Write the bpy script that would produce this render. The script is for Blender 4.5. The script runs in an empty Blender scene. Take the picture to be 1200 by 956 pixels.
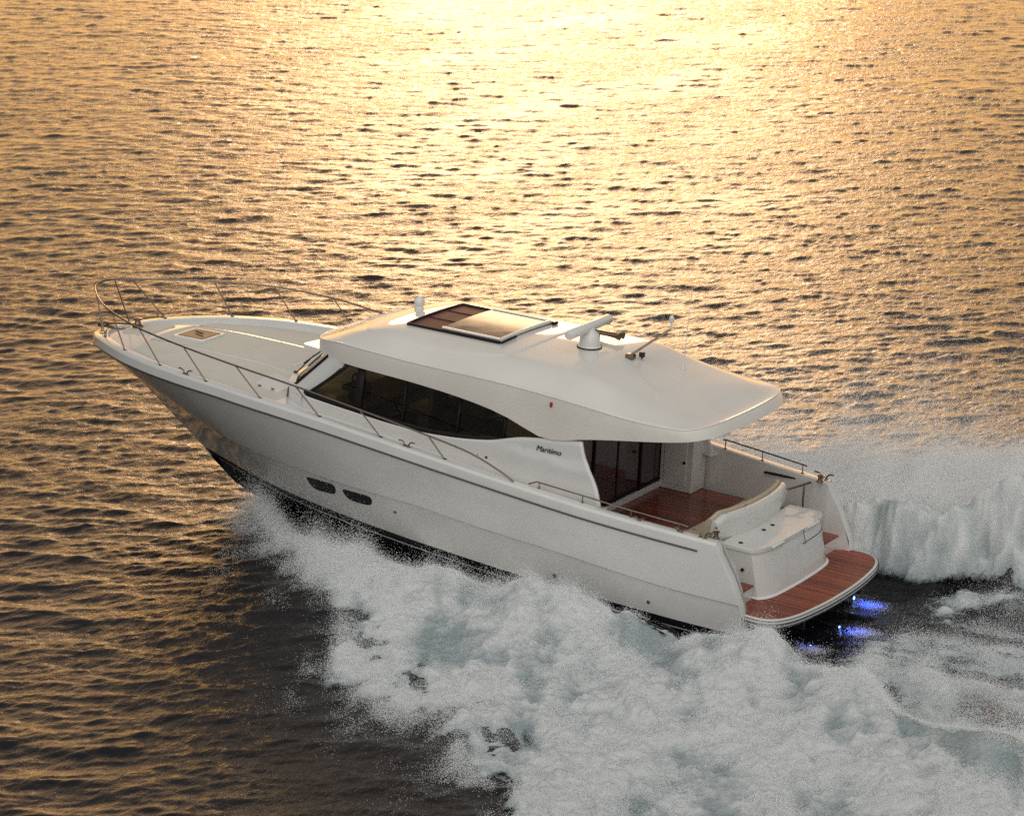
import bpy, bmesh, math
import numpy as np
from mathutils import Vector, Matrix

# ------------------------------------------------------------------ camera, sky, sun, exposure
scene = bpy.context.scene
TRIM = math.radians(3.3)
cam_d = bpy.data.cameras.new("camera"); cam = bpy.data.objects.new("camera", cam_d)
scene.collection.objects.link(cam); scene.camera = cam
CAMW = Vector((-20.45018, 41.48192, 15.62402))
Rv, Fv = Vector((-.84742987, -.53089491, -.00363524)), Vector((.51396395, -.81864969, -.25622986)); Uv = Rv.cross(Fv)
cam.matrix_world = Matrix(((Rv.x, Uv.x, -Fv.x, CAMW.x), (Rv.y, Uv.y, -Fv.y, CAMW.y), (Rv.z, Uv.z, -Fv.z, CAMW.z), (0, 0, 0, 1)))
cam_d.sensor_width = 36; cam_d.lens = 36 * 3289.2 / 1200
cam_d.clip_start = .5; cam_d.clip_end = 9000
SUN_EL = math.radians(11); SUN_AZ = math.radians(-58.6)      # heading of the sun seen from the boat (world xy angle)
sun_dir = Vector((math.cos(SUN_EL) * math.cos(SUN_AZ), math.cos(SUN_EL) * math.sin(SUN_AZ), math.sin(SUN_EL)))
world = bpy.data.worlds.new("World"); scene.world = world; world.use_nodes = True
nt = world.node_tree; nt.nodes.clear()
def N(nt, t, **k):
    n = nt.nodes.new(t)
    for a, b in k.items(): setattr(n, a, b)
    return n
def L(nt, a, b): nt.links.new(a, b)
sky = N(nt, 'ShaderNodeTexSky', sky_type='NISHITA', sun_disc=False)
sky.sun_elevation = SUN_EL; sky.sun_rotation = math.pi / 2 - SUN_AZ
sky.air_density = 1.0; sky.dust_density = 4.0; sky.ozone_density = 1.0
bg = N(nt, 'ShaderNodeBackground'); bg.inputs['Strength'].default_value = .11
out = N(nt, 'ShaderNodeOutputWorld')
# thin lit haze round the low sun
tc = N(nt, 'ShaderNodeTexCoord')
vm = N(nt, 'ShaderNodeVectorMath', operation='DOT_PRODUCT'); vm.inputs[1].default_value = sun_dir
L(nt, tc.outputs['Generated'], vm.inputs[0])
mx = N(nt, 'ShaderNodeMath', operation='MAXIMUM'); mx.inputs[1].default_value = 0; L(nt, vm.outputs['Value'], mx.inputs[0])
def glow(power, col, strength):
    p = N(nt, 'ShaderNodeMath', operation='POWER'); p.inputs[1].default_value = power; L(nt, mx.outputs[0], p.inputs[0])
    m = N(nt, 'ShaderNodeVectorMath', operation='SCALE'); m.inputs[0].default_value = [c * strength for c in col]
    L(nt, p.outputs[0], m.inputs['Scale']); return m.outputs[0]
GLOW_A, GLOW_B = 1.2, 8.6
g1 = glow(60, (1.0, .64, .34), GLOW_A); g2 = glow(5, (1.0, .465, .095), GLOW_B)
sx_ = N(nt, 'ShaderNodeSeparateXYZ'); L(nt, tc.outputs['Generated'], sx_.inputs[0])
e1 = N(nt, 'ShaderNodeMath', operation='DIVIDE'); e1.inputs[1].default_value = .27; L(nt, sx_.outputs['Z'], e1.inputs[0])
e2 = N(nt, 'ShaderNodeMath', operation='MULTIPLY'); L(nt, e1.outputs[0], e2.inputs[0]); L(nt, e1.outputs[0], e2.inputs[1])
e3 = N(nt, 'ShaderNodeMath', operation='MULTIPLY'); e3.inputs[1].default_value = -1; L(nt, e2.outputs[0], e3.inputs[0])
e4 = N(nt, 'ShaderNodeMath', operation='EXPONENT'); L(nt, e3.outputs[0], e4.inputs[0])
g2s = N(nt, 'ShaderNodeVectorMath', operation='SCALE'); L(nt, g2, g2s.inputs[0]); L(nt, e4.outputs[0], g2s.inputs['Scale']); g2 = g2s.outputs[0]
ad = N(nt, 'ShaderNodeVectorMath', operation='ADD'); L(nt, g1, ad.inputs[0]); L(nt, g2, ad.inputs[1])
# high thin cloud evens out the clear sky: x / (1 + x / k)
hs = N(nt, 'ShaderNodeHueSaturation'); hs.inputs['Saturation'].default_value = 1.3; L(nt, sky.outputs[0], hs.inputs['Color'])
dv = N(nt, 'ShaderNodeVectorMath', operation='SCALE'); dv.inputs['Scale'].default_value = 1/1.25; L(nt, hs.outputs[0], dv.inputs[0])
on = N(nt, 'ShaderNodeVectorMath', operation='ADD'); on.inputs[1].default_value = (1, 1.05, 1.12); L(nt, dv.outputs[0], on.inputs[0])
dd = N(nt, 'ShaderNodeVectorMath', operation='DIVIDE'); L(nt, hs.outputs[0], dd.inputs[0]); L(nt, on.outputs[0], dd.inputs[1])
ad2 = N(nt, 'ShaderNodeVectorMath', operation='ADD'); L(nt, ad.outputs[0], ad2.inputs[0]); L(nt, dd.outputs[0], ad2.inputs[1])
# fill lobe added to the sky opposite the sun, to brighten hull and foam
bd_ = Vector((-sun_dir.x, -sun_dir.y, 1.05)).normalized()
v2 = N(nt, 'ShaderNodeVectorMath', operation='DOT_PRODUCT'); v2.inputs[1].default_value = bd_; L(nt, tc.outputs['Generated'], v2.inputs[0])
m2 = N(nt, 'ShaderNodeMath', operation='MAXIMUM'); m2.inputs[1].default_value = 0; L(nt, v2.outputs['Value'], m2.inputs[0])
p2 = N(nt, 'ShaderNodeMath', operation='POWER'); p2.inputs[1].default_value = 2.5; L(nt, m2.outputs[0], p2.inputs[0])
s2 = N(nt, 'ShaderNodeVectorMath', operation='SCALE'); s2.inputs[0].default_value = (5.9, 5.65, 5.3); L(nt, p2.outputs[0], s2.inputs['Scale'])
ad3 = N(nt, 'ShaderNodeVectorMath', operation='ADD'); L(nt, ad2.outputs[0], ad3.inputs[0]); L(nt, s2.outputs[0], ad3.inputs[1])
L(nt, ad3.outputs[0], bg.inputs['Color']); L(nt, bg.outputs[0], out.inputs['Surface'])
sd = bpy.data.lights.new("sun", 'SUN'); sun = bpy.data.objects.new("sun", sd); scene.collection.objects.link(sun)
sd.energy = .10; sd.angle = math.radians(12); sd.color = (1.0, .64, .36)
sun.rotation_euler = (-sun_dir).to_track_quat('-Z', 'Y').to_euler()
scene.view_settings.view_transform = 'Standard'; scene.view_settings.look = 'None'
scene.view_settings.exposure = 1.1; scene.view_settings.gamma = 1
scene.cycles.use_denoising = False
scene.cycles.max_bounces = 6; scene.cycles.transparent_max_bounces = 16
scene.cycles.caustics_reflective = False; scene.cycles.caustics_refractive = False
scene.cycles.sample_clamp_indirect = 4

# ------------------------------------------------------------------ helpers
rng = np.random.default_rng(7)
def cr(pts):
    """smooth shape-preserving curve through (x, y) pairs"""
    xs = np.array([p[0] for p in pts], float); ys = np.array([p[1] for p in pts], float)
    h = np.diff(xs); d = np.diff(ys) / h; m = np.zeros_like(xs)
    m[0], m[-1] = d[0], d[-1]
    for i in range(1, len(xs) - 1):
        m[i] = 0 if d[i - 1] * d[i] <= 0 else 3 * (h[i - 1] + h[i]) / ((2 * h[i] + h[i - 1]) / d[i - 1] + (h[i] + 2 * h[i - 1]) / d[i])
    def f(x):
        x = np.clip(np.asarray(x, float), xs[0], xs[-1]); i = np.clip(np.searchsorted(xs, x) - 1, 0, len(xs) - 2)
        t = (x - xs[i]) / h[i]; t2 = t * t; t3 = t2 * t
        return (2*t3-3*t2+1)*ys[i] + (t3-2*t2+t)*h[i]*m[i] + (-2*t3+3*t2)*ys[i+1] + (t3-t2)*h[i]*m[i+1]
    return f
def link(name, me, parent=None, **props):
    o = bpy.data.objects.new(name, me); scene.collection.objects.link(o); o.parent = parent
    for k, v in props.items(): o[k] = v
    return o
def mesh(name, v, f, mat, parent=None, smooth=True, midx=None, sharp=None, **props):
    me = bpy.data.meshes.new(name); me.from_pydata([tuple(map(float, p)) for p in v], [], f)
    mats = mat if isinstance(mat, (list, tuple)) else [mat]
    for m in mats: me.materials.append(m)
    if midx is not None: me.polygons.foreach_set('material_index', midx)
    bm = bmesh.new(); bm.from_mesh(me); bmesh.ops.remove_doubles(bm, verts=bm.verts, dist=1e-4)
    bmesh.ops.dissolve_degenerate(bm, edges=bm.edges, dist=1e-5)
    bmesh.ops.recalc_face_normals(bm, faces=bm.faces); bm.to_mesh(me); bm.free()
    me.polygons.foreach_set('use_smooth', [smooth] * len(me.polygons))
    if smooth: me.set_sharp_from_angle(angle=math.radians(sharp or 38))
    me.update(); return link(name, me, parent, **props)
class G:
    """collects geometry for one mesh"""
    def __init__(s): s.v = []; s.f = []
    def add(s, v, f):
        b = len(s.v); s.v += [tuple(p) for p in v]; s.f += [tuple(i + b for i in q) for q in f]; return s
    def grid(s, rows, closed=False):
        rows = [list(r) for r in rows]; n = len(rows[0]); v = [p for r in rows for p in r]; f = []
        for i in range(len(rows) - 1):
            for j in range(n if closed else n - 1):
                k = (j + 1) % n; f.append((i*n+j, i*n+k, (i+1)*n+k, (i+1)*n+j))
        return s.add(v, f)
    def tube(s, path, r, seg=8, cap=True, flat=1.0):
        P = [Vector(p) for p in path]; rr = r if isinstance(r, (list, tuple)) else [r] * len(P); rows = []
        up = Vector((0, 0, 1))
        for i, p in enumerate(P):
            t = (P[min(i+1, len(P)-1)] - P[max(i-1, 0)]).normalized()
            u = up if abs(t.z) < .9 else Vector((1, 0, 0)); a = t.cross(u).normalized(); b = a.cross(t).normalized()
            rows.append([p + a*rr[i]*math.cos(w) + b*rr[i]*flat*math.sin(w) for w in [2*math.pi*k/seg for k in range(seg)]])
        s.grid(rows, True)
        if cap:
            n = len(s.v); m = len(rows) * seg
            s.f.append(tuple(range(n-m, n-m+seg))); s.f.append(tuple(range(n-seg, n)))
        return s
    def box(s, c, d, rz=0, bev=0.0, top=(1, 1)):
        bm = bmesh.new(); bmesh.ops.create_cube(bm, size=1)
        for v in bm.verts:
            if v.co.z > 0: v.co.x *= top[0]; v.co.y *= top[1]
            v.co = Vector((v.co.x*d[0], v.co.y*d[1], v.co.z*d[2]))
        if bev: bmesh.ops.bevel(bm, geom=list(bm.edges), offset=bev, segments=3, affect='EDGES', profile=.6)
        R = Matrix.Rotation(rz, 3, 'Z'); bm.verts.index_update()
        s.add([R @ v.co + Vector(c) for v in bm.verts], [tuple(x.index for x in f.verts) for f in bm.faces]); bm.free(); return s
    def lathe(s, prof, c=(0, 0, 0), axis=(0, 0, 1), seg=20):
        q = Vector((0, 0, 1)).rotation_difference(Vector(axis))
        s.grid([[q @ Vector((r*math.cos(w), r*math.sin(w), z)) + Vector(c) for w in [2*math.pi*k/seg for k in range(seg)]] for r, z in prof], True)
        n = len(s.v); m = len(prof) * seg
        s.f.append(tuple(range(n-m, n-m+seg))); s.f.append(tuple(range(n-seg, n))); return s
    def slab(s, outline, z0, z1, inset=0.0):
        """prism from an xy outline; a small inset softens the top edge"""
        n = len(outline); c = np.mean(np.array(outline)[:, :2], 0)
        def ring(z, k): return [(c[0]+(p[0]-c[0])*(1-k), c[1]+(p[1]-c[1])*(1-k), z(p[0], p[1]) if callable(z) else z) for p in outline]
        rows = [ring(z0, 0)] + ([ring((lambda x, y: z1(x, y)-inset) if callable(z1) else z1-inset, 0), ring(z1, inset)] if inset else [ring(z1, 0)])
        b = len(s.v); s.grid(rows, True); s.f.append(tuple(range(b, b+n))); s.f.append(tuple(range(b+(len(rows)-1)*n, b+len(rows)*n))); return s
    def out(s, name, mat, parent=None, smooth=True, **k): return mesh(name, s.v, s.f, mat, parent, smooth, **k)
def catmull(P, n=8):
    P = [Vector(p) for p in P]; o = []
    for i in range(len(P)-1):
        a, b, c, d = P[max(i-1, 0)], P[i], P[i+1], P[min(i+2, len(P)-1)]
        for k in range(n):
            t = k / n; o.append(.5*((2*b)+(c-a)*t+(2*a-5*b+4*c-d)*t*t+(-a+3*b-3*c+d)*t**3))
    return o + [P[-1]]
def mir(p): return (p[0], -p[1], p[2])

# ------------------------------------------------------------------ materials
def mat(name, col, rough=.5, metal=0, coat=0, spec=.5, bump=0, bscale=40, vary=0, vscale=3, **k):
    m = bpy.data.materials.new(name); m.use_nodes = True; t = m.node_tree; b = t.nodes['Principled BSDF']
    b.inputs['Base Color'].default_value = (*col, 1); b.inputs['Roughness'].default_value = rough
    b.inputs['Metallic'].default_value = metal; b.inputs['Coat Weight'].default_value = coat
    b.inputs['Coat Roughness'].default_value = k.get('coat_rough', .06); b.inputs['Specular IOR Level'].default_value = spec
    tc = N(t, 'ShaderNodeTexCoord')
    if vary:
        n = N(t, 'ShaderNodeTexNoise'); n.inputs['Scale'].default_value = vscale; n.inputs['Detail'].default_value = 6; L(t, tc.outputs['Object'], n.inputs['Vector'])
        r = N(t, 'ShaderNodeMapRange'); r.inputs['From Min'].default_value = .3; r.inputs['From Max'].default_value = .7
        r.inputs['To Min'].default_value = 1-vary; r.inputs['To Max'].default_value = 1+vary*.5; L(t, n.outputs['Fac'], r.inputs[0])
        mu = N(t, 'ShaderNodeVectorMath', operation='SCALE'); mu.inputs[0].default_value = col; L(t, r.outputs[0], mu.inputs['Scale']); L(t, mu.outputs[0], b.inputs['Base Color'])
        r2 = N(t, 'ShaderNodeMapRange'); r2.inputs['To Min'].default_value = max(rough-.08, .02); r2.inputs['To Max'].default_value = rough+.1
        L(t, n.outputs['Fac'], r2.inputs[0]); L(t, r2.outputs[0], b.inputs['Roughness'])
    if bump:
        n = N(t, 'ShaderNodeTexNoise'); n.inputs['Scale'].default_value = bscale; n.inputs['Detail'].default_value = 3; L(t, tc.outputs['Object'], n.inputs['Vector'])
        bu = N(t, 'ShaderNodeBump'); bu.inputs['Strength'].default_value = .6; bu.inputs['Distance'].default_value = bump; L(t, n.outputs['Fac'], bu.inputs['Height'])
        L(t, bu.outputs[0], b.inputs['Normal'])
    return m
gel = mat('white gelcoat', (.72, .70, .67), .28, coat=1, vary=.05, vscale=1.5, bump=.004, bscale=.8, coat_rough=.05)
roofgel = mat('roof gelcoat', (.79, .74, .67), .45, coat=.9, spec=.2, vary=.05, vscale=1.2, coat_rough=.035, bump=.003, bscale=1.1)
nonskid = mat('nonskid deck', (.68, .63, .54), .75, vary=.05, bump=.003, bscale=220)
steel = mat('stainless steel', (.27, .21, .17), .3, metal=1)
darkm = mat('dark trim', (.018, .015, .016), .5, vary=.2, spec=.15)
rubm = mat('rub strake metal', (.10, .09, .09), .35, metal=.6)
antif = mat('dark antifouling', (.018, .018, .022), .45, vary=.2)
white = mat('white paint', (.78, .76, .73), .35, coat=.5)
beige = mat('beige vinyl', (.50, .42, .30), .6, vary=.1, bump=.002, bscale=120)
brown = mat('brown liner', (.16, .05, .035), .6, vary=.15)
interior = mat('interior trim', (.10, .07, .055), .6, vary=.2)
blackpl = mat('black plastic', (.02, .02, .02), .4)
redl = mat('red lens', (.45, .02, .02), .25)
acry = mat('smoked acrylic', (.12, .095, .065), .12, spec=.25, vary=.5, vscale=3)
doorgl = mat('dark door glass', (.022, .013, .013), .06, coat=1)
def glassmat(name, tint, refl=.12):
    m = bpy.data.materials.new(name); m.use_nodes = True; t = m.node_tree; t.nodes.clear()
    tr = N(t, 'ShaderNodeBsdfTransparent'); tr.inputs[0].default_value = (*tint, 1)
    gl = N(t, 'ShaderNodeBsdfGlossy'); gl.inputs['Roughness'].default_value = .02; gl.inputs['Color'].default_value = (.9, .9, .9, 1)
    fr = N(t, 'ShaderNodeFresnel'); fr.inputs['IOR'].default_value = 1.5
    mi = N(t, 'ShaderNodeMixShader'); o = N(t, 'ShaderNodeOutputMaterial')
    L(t, fr.outputs[0], mi.inputs[0]); L(t, tr.outputs[0], mi.inputs[1]); L(t, gl.outputs[0], mi.inputs[2]); L(t, mi.outputs[0], o.inputs[0]); return m
glass = glassmat('tinted glass', (.80, .72, .56)); wsglass = glassmat('windscreen glass', (.94, .94, .9))
portg = mat('porthole glass', (.012, .010, .012), .3, spec=.15)
def teakmat(name, col, rough):
    m = bpy.data.materials.new(name); m.use_nodes = True; t = m.node_tree; b = t.nodes['Principled BSDF']
    tc = N(t, 'ShaderNodeTexCoord'); sp = N(t, 'ShaderNodeSeparateXYZ'); L(t, tc.outputs['Object'], sp.inputs[0])
    mu = N(t, 'ShaderNodeMath', operation='MULTIPLY'); mu.inputs[1].default_value = 1/.062; L(t, sp.outputs['Y'], mu.inputs[0])
    fl = N(t, 'ShaderNodeMath', operation='FLOOR'); L(t, mu.outputs[0], fl.inputs[0])
    fr = N(t, 'ShaderNodeMath', operation='FRACT'); L(t, mu.outputs[0], fr.inputs[0])
    wn = N(t, 'ShaderNodeTexWhiteNoise', noise_dimensions='1D'); L(t, fl.outputs[0], wn.inputs['W'])
    mp = N(t, 'ShaderNodeMapping'); mp.inputs['Scale'].default_value = (3, 60, 3); L(t, tc.outputs['Object'], mp.inputs[0])
    no = N(t, 'ShaderNodeTexNoise'); no.inputs['Scale'].default_value = 1; no.inputs['Detail'].default_value = 5; L(t, mp.outputs[0], no.inputs['Vector'])
    a1 = N(t, 'ShaderNodeMath', operation='MULTIPLY_ADD'); a1.inputs[1].default_value = .6; L(t, wn.outputs['Value'], a1.inputs[0])
    a2 = N(t, 'ShaderNodeMath', operation='MULTIPLY'); a2.inputs[1].default_value = .7; L(t, no.outputs['Fac'], a2.inputs[0]); L(t, a2.outputs[0], a1.inputs[2])
    rp = N(t, 'ShaderNodeValToRGB'); rp.color_ramp.elements[0].color = (col[0]*.35, col[1]*.3, col[2]*.3, 1); rp.color_ramp.elements[0].position = .15
    rp.color_ramp.elements[1].color = (col[0]*1.35, col[1]*1.5, col[2]*1.5, 1); rp.color_ramp.elements[1].position = 1; L(t, a1.outputs[0], rp.inputs[0])
    gt = N(t, 'ShaderNodeMath', operation='LESS_THAN'); gt.inputs[1].default_value = .11; L(t, fr.outputs[0], gt.inputs[0])
    mc = N(t, 'ShaderNodeMix', data_type='RGBA'); L(t, gt.outputs[0], mc.inputs['Factor']); L(t, rp.outputs[0], mc.inputs['A']); mc.inputs['B'].default_value = (.015, .012, .012, 1)
    L(t, mc.outputs['Result'], b.inputs['Base Color']); b.inputs['Roughness'].default_value = rough; b.inputs['Coat Weight'].default_value = .12; b.inputs['Specular IOR Level'].default_value = .3
    bu = N(t, 'ShaderNodeBump'); bu.inputs['Distance'].default_value = .004; bu.inputs['Strength'].default_value = .5; L(t, no.outputs['Fac'], bu.inputs['Height']); L(t, bu.outputs[0], b.inputs['Normal'])
    return m
teak = teakmat('teak planks', (.27, .055, .024), .45); teakw = teakmat('varnished teak planks', (.25, .05, .024), .25)

# ------------------------------------------------------------------ wake shape (world xy, boat heads +x)
def sst(a, b, x): t = np.clip((x-a)/(b-a), 0, 1); return t*t*(3-2*t)
yr_f = cr([(-40, 22), (-12, 8.3), (-7, 6.0), (-5, 5.1), (-2.4, 3.95), (-1.2, 3.5), (0, 3.35), (1, 3.15), (3, 2.98), (5, 2.9), (7, 2.75), (9, 2.1), (10.4, 1.2), (11.3, .25)])
hr_f = cr([(-40, .15), (-12, .35), (-7, .5), (-2, .55), (0, .50), (1, .55), (2, .5), (4, .45), (7, .28), (9.5, .10), (11.3, .0)])
yo_f = cr([(-40, 46), (-12, 19), (-3, 12.2), (.1, 9.9), (1.4, 8.7), (3, 7.9), (4.2, 7.1), (6.8, 4.9), (9, 2.7), (11.3, .3)])
def tile(n, size, lo, hi, beta, seed, aniso=None):
    """periodic band-limited noise, wavelengths lo..hi metres"""
    r = np.random.default_rng(seed); k = np.fft.fftfreq(n, size/n)
    kx, ky = np.meshgrid(k, k, indexing='ij'); kk = np.hypot(kx, ky) + 1e-9
    amp = kk**(-beta/2) * np.exp(-(1/(hi*kk))**4) * np.exp(-(kk*lo)**4); amp[0, 0] = 0
    z = np.real(np.fft.ifft2(np.fft.fft2(r.normal(size=(n, n))) * amp)); return (z/z.std()).astype(np.float32)
def samp(T, size, x, y):
    n = T.shape[0]; u = (x/size*n) % n; v = (y/size*n) % n; i = np.floor(u).astype(int); j = np.floor(v).astype(int)
    a = u-i; b = v-j; i %= n; j %= n; i2 = (i+1) % n; j2 = (j+1) % n
    return T[i, j]*(1-a)*(1-b)+T[i2, j]*a*(1-b)+T[i, j2]*(1-a)*b+T[i2, j2]*a*b
TB = tile(512, 30, .9, 6, 2.6, 3); TM = tile(1024, 24, .12, 1.4, 3.2, 5); TF = tile(1024, 12, .03, .25, 2.6, 9)
def streak(x, v, port):
    p, q = -.55*x+.83*v, .83*x+.55*v
    return samp(TB, 30, p*.45+np.where(port, 0, 11), q*1.7)*.8+.4*samp(TM, 24, p*.3, q*1.1)
def deepmask(x, y): return sst(.2, 1.0, yo_f(x)-1.2-np.abs(y))*sst(0, .35, np.abs(y)-yr_f(x)+np.where(y > 0, .35, .85))*sst(10.8, 9.8, x)
def wake(x, y):
    """returns base height and foam density"""
    port = y > 0; v = np.abs(y)
    wob = samp(TB, 30, x, y); st = streak(x, v, port)
    yr = yr_f(x) + .10*wob*sst(11, 7, x) + np.where(port, 0, .05*sst(9, 3, x)); hr = hr_f(x)*(1-.22*np.exp(-((x+.3)/1.1)**2)*port)*np.where(port, 1.0, 1.9)*(1+.3*samp(TB, 30, x*.9, x*0+np.where(port, 3, 19))); yo = yo_f(x) + (.15*wob+.75*np.tanh(streak(x, yo_f(x), port)))*sst(11, 8, x)
    ht = -.34*sst(1.5, -.3, x)*np.exp(-np.clip(-x-1, 0, None)/9) - .05
    outer = hr*np.exp(-((np.clip(v-yr, 0, None))/1.9)**1.3)
    wi = np.where(port, .55, .6)
    inner = ht + (hr-ht)*np.exp(-(np.clip(yr-v, 0, None)/wi)**2)
    h = np.where(v > yr, outer, inner)
    inside = sst(0, .9, yo-v)
    foam = np.where(v > yr-.3, inside*(1.0+.18*st), 0)
    foam = np.where(v <= yr-.05, np.exp(-(np.clip(yr-.12-v, 0, None)/np.where(port, .33, .75))**4), foam)
    foam = np.where((x > -.2) & (v > 2.0) & (v < yr) & ~port, np.maximum(foam, sst(8, 6, x)), foam); foam = np.where(~port & (v > yr-.55) & (v < yr+1.2), np.maximum(foam, .95*sst(10.5, 8, x)), foam)
    foam *= (x < 11.35)
    # propeller wash ridges behind the transom
    for yc0, sl, w, a in ((1.5, .36, .60, .22), (-1.85, .42, .50, .11), (.25, .12, .45, .10)):
        yc = yc0 - sl*(x+1.2) if yc0 > 0 else yc0 + sl*(x+1.2)
        s = sst(-.9, -2.4, x); g = np.exp(-((y-yc)/(w*(1+.06*np.clip(-x, 0, None))))**2)*s
        h = h + a*g; foam = np.maximum(foam, g*(.80 if a > .12 else .55)*(.85+.15*st))
    foam = np.maximum(foam, np.clip(.20+.20*samp(TM, 24, x*.12+3, y*1.3)+.12*samp(TB, 30, x*.2, y*1.5), 0, .7)*sst(-1.3, -2.6, x)*(v < yr-.25))
    return h, foam

# ------------------------------------------------------------------ water
def ocean(n, size, lo, hi, wind, spread, seed, slope):
    r = np.random.default_rng(seed); k = np.fft.fftfreq(n, size/n)*2*np.pi
    kx, ky = np.meshgrid(k, k, indexing='ij'); kk = np.hypot(kx, ky)+1e-9
    c = (kx*math.cos(wind)+ky*math.sin(wind))/kk
    A = kk**-2.0*np.exp(-(2*np.pi/(hi*kk))**2/1.0)*np.exp(-(kk*lo/(2*np.pi))**6)*(spread+(1-spread)*c*c); A[0, 0] = 0
    H = np.fft.fft2(r.normal(size=(n, n)))*A
    sx = np.real(np.fft.ifft2(1j*kx*H)); sy = np.real(np.fft.ifft2(1j*ky*H)); s = slope/math.sqrt(sx.var()+sy.var())
    z = np.real(np.fft.ifft2(H))*s
    dx = np.real(np.fft.ifft2(1j*kx/kk*H))*s; dy = np.real(np.fft.ifft2(1j*ky/kk*H))*s
    return z.astype(np.float32), dx.astype(np.float32), dy.astype(np.float32)
WIND = math.radians(-64)
O1 = ocean(1024, 83.0, .4, 1.9, WIND, .12, 11, .085); O2 = ocean(1024, 31.0, .09, .6, WIND+.3, .08, 12, .175)
def swell(x, y):
    a = samp(O1[0], 83, x, y); b = samp(O2[0], 31, x, y)
    return a+b, .9*(samp(O1[1], 83, x, y)+.7*samp(O2[1], 31, x, y)), .9*(samp(O1[2], 83, x, y)+.7*samp(O2[2], 31, x, y))
def fastmesh(name, co, ni, nj, mat, keep=None, parent=None, attrs=None, **props):
    idx = np.arange(ni*nj).reshape(ni, nj)
    q = np.stack([idx[:-1, :-1], idx[1:, :-1], idx[1:, 1:], idx[:-1, 1:]], -1).reshape(-1, 4)
    if keep is not None:
        q = q[keep[q].any(1)]; used = np.unique(q); re = -np.ones(ni*nj, int); re[used] = np.arange(len(used)); q = re[q]; co = co[used]
        attrs = {k: v[used] for k, v in (attrs or {}).items()}
    me = bpy.data.meshes.new(name); me.vertices.add(len(co)); me.vertices.foreach_set('co', co.astype(np.float32).ravel())
    me.loops.add(q.size); me.loops.foreach_set('vertex_index', q.ravel().astype(np.int32))
    me.polygons.add(len(q)); me.polygons.foreach_set('loop_start', np.arange(0, q.size, 4, dtype=np.int32))
    me.update(calc_edges=True); me.polygons.foreach_set('use_smooth', np.ones(len(q), bool)); me.materials.append(mat)
    for k, v in (attrs or {}).items():
        a = me.attributes.new(k, 'FLOAT', 'POINT'); a.data.foreach_set('value', v.astype(np.float32))
    return link(name, me, parent, **props)
Fh = np.array([Fv.x, Fv.y]); Fh /= np.linalg.norm(Fh); Rh = np.array([Rv.x, Rv.y])
rows = [6.0]
while rows[-1] < 260:
    a = rows[-1]; rows.append(a + (1.5 if a < 28 else .055*max(a/42, 1)**1.25))
rows += [270, 300, 360, 500, 800, 1600, 6000]
half = np.concatenate([np.arange(0, 27, .085), np.arange(27, 60, .4), [65, 80, 120, 250, 700, 2500, 6000]])
cols = np.concatenate([-half[:0:-1], half])
A_, B_ = np.meshgrid(np.array(rows), cols, indexing='ij')
X = CAMW.x+Fh[0]*A_+Rh[0]*B_; Y = CAMW.y+Fh[1]*A_+Rh[1]*B_
sx, sy, sz = X.ravel(), Y.ravel(), None
z, dx, dy = swell(sx, sy); wh, wf = wake(sx, sy)
calm = 1-.9*np.clip(wf, 0, 1)
fade = np.clip(1-(np.hypot(A_, B_).ravel()-240)/120, 0, 1)*calm
inwake = (np.abs(sy) < yo_f(sx)+3) & (sx < 11.4)
co = np.stack([sx+dx*fade, sy+dy*fade, z*fade + np.where(inwake, wh, 0) - .05*np.clip(wf*2, 0, 1) - .30*deepmask(sx, sy)], -1)
def watermat():
    m = bpy.data.materials.new('sea water'); m.use_nodes = True; t = m.node_tree; b = t.nodes['Principled BSDF']
    b.inputs['Base Color'].default_value = (.012, .010, .011, 1); b.inputs['Roughness'].default_value = .05; b.inputs['IOR'].default_value = 1.34
    tc = N(t, 'ShaderNodeTexCoord')
    mp = N(t, 'ShaderNodeMapping'); mp.inputs['Rotation'].default_value = (0, 0, -WIND); mp.inputs['Scale'].default_value = (1.7, 1, 1); L(t, tc.outputs['Object'], mp.inputs[0])
    n1 = N(t, 'ShaderNodeTexNoise'); n1.inputs['Scale'].default_value = 4.2; n1.inputs['Detail'].default_value = 6; n1.inputs['Roughness'].default_value = .6; n1.inputs['Distortion'].default_value = .4
    L(t, mp.outputs[0], n1.inputs['Vector'])
    b1 = N(t, 'ShaderNodeBump'); b1.inputs['Distance'].default_value = .042; b1.inputs['Strength'].default_value = 1; L(t, n1.outputs['Fac'], b1.inputs['Height']); L(t, b1.outputs[0], b.inputs['Normal'])
    n3 = N(t, 'ShaderNodeTexNoise'); n3.inputs['Scale'].default_value = .11; n3.inputs['Detail'].default_value = 3; L(t, mp.outputs[0], n3.inputs['Vector'])
    r3 = N(t, 'ShaderNodeMapRange'); r3.inputs['From Min'].default_value = .35; r3.inputs['From Max'].default_value = .65; r3.inputs['To Min'].default_value = .45; r3.inputs['To Max'].default_value = 1; L(t, n3.outputs['Fac'], r3.inputs[0]); L(t, r3.outputs[0], b1.inputs['Strength'])
    return m
sea = watermat()
water = fastmesh('water', co, A_.shape[0], A_.shape[1], sea, kind='structure')

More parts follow.
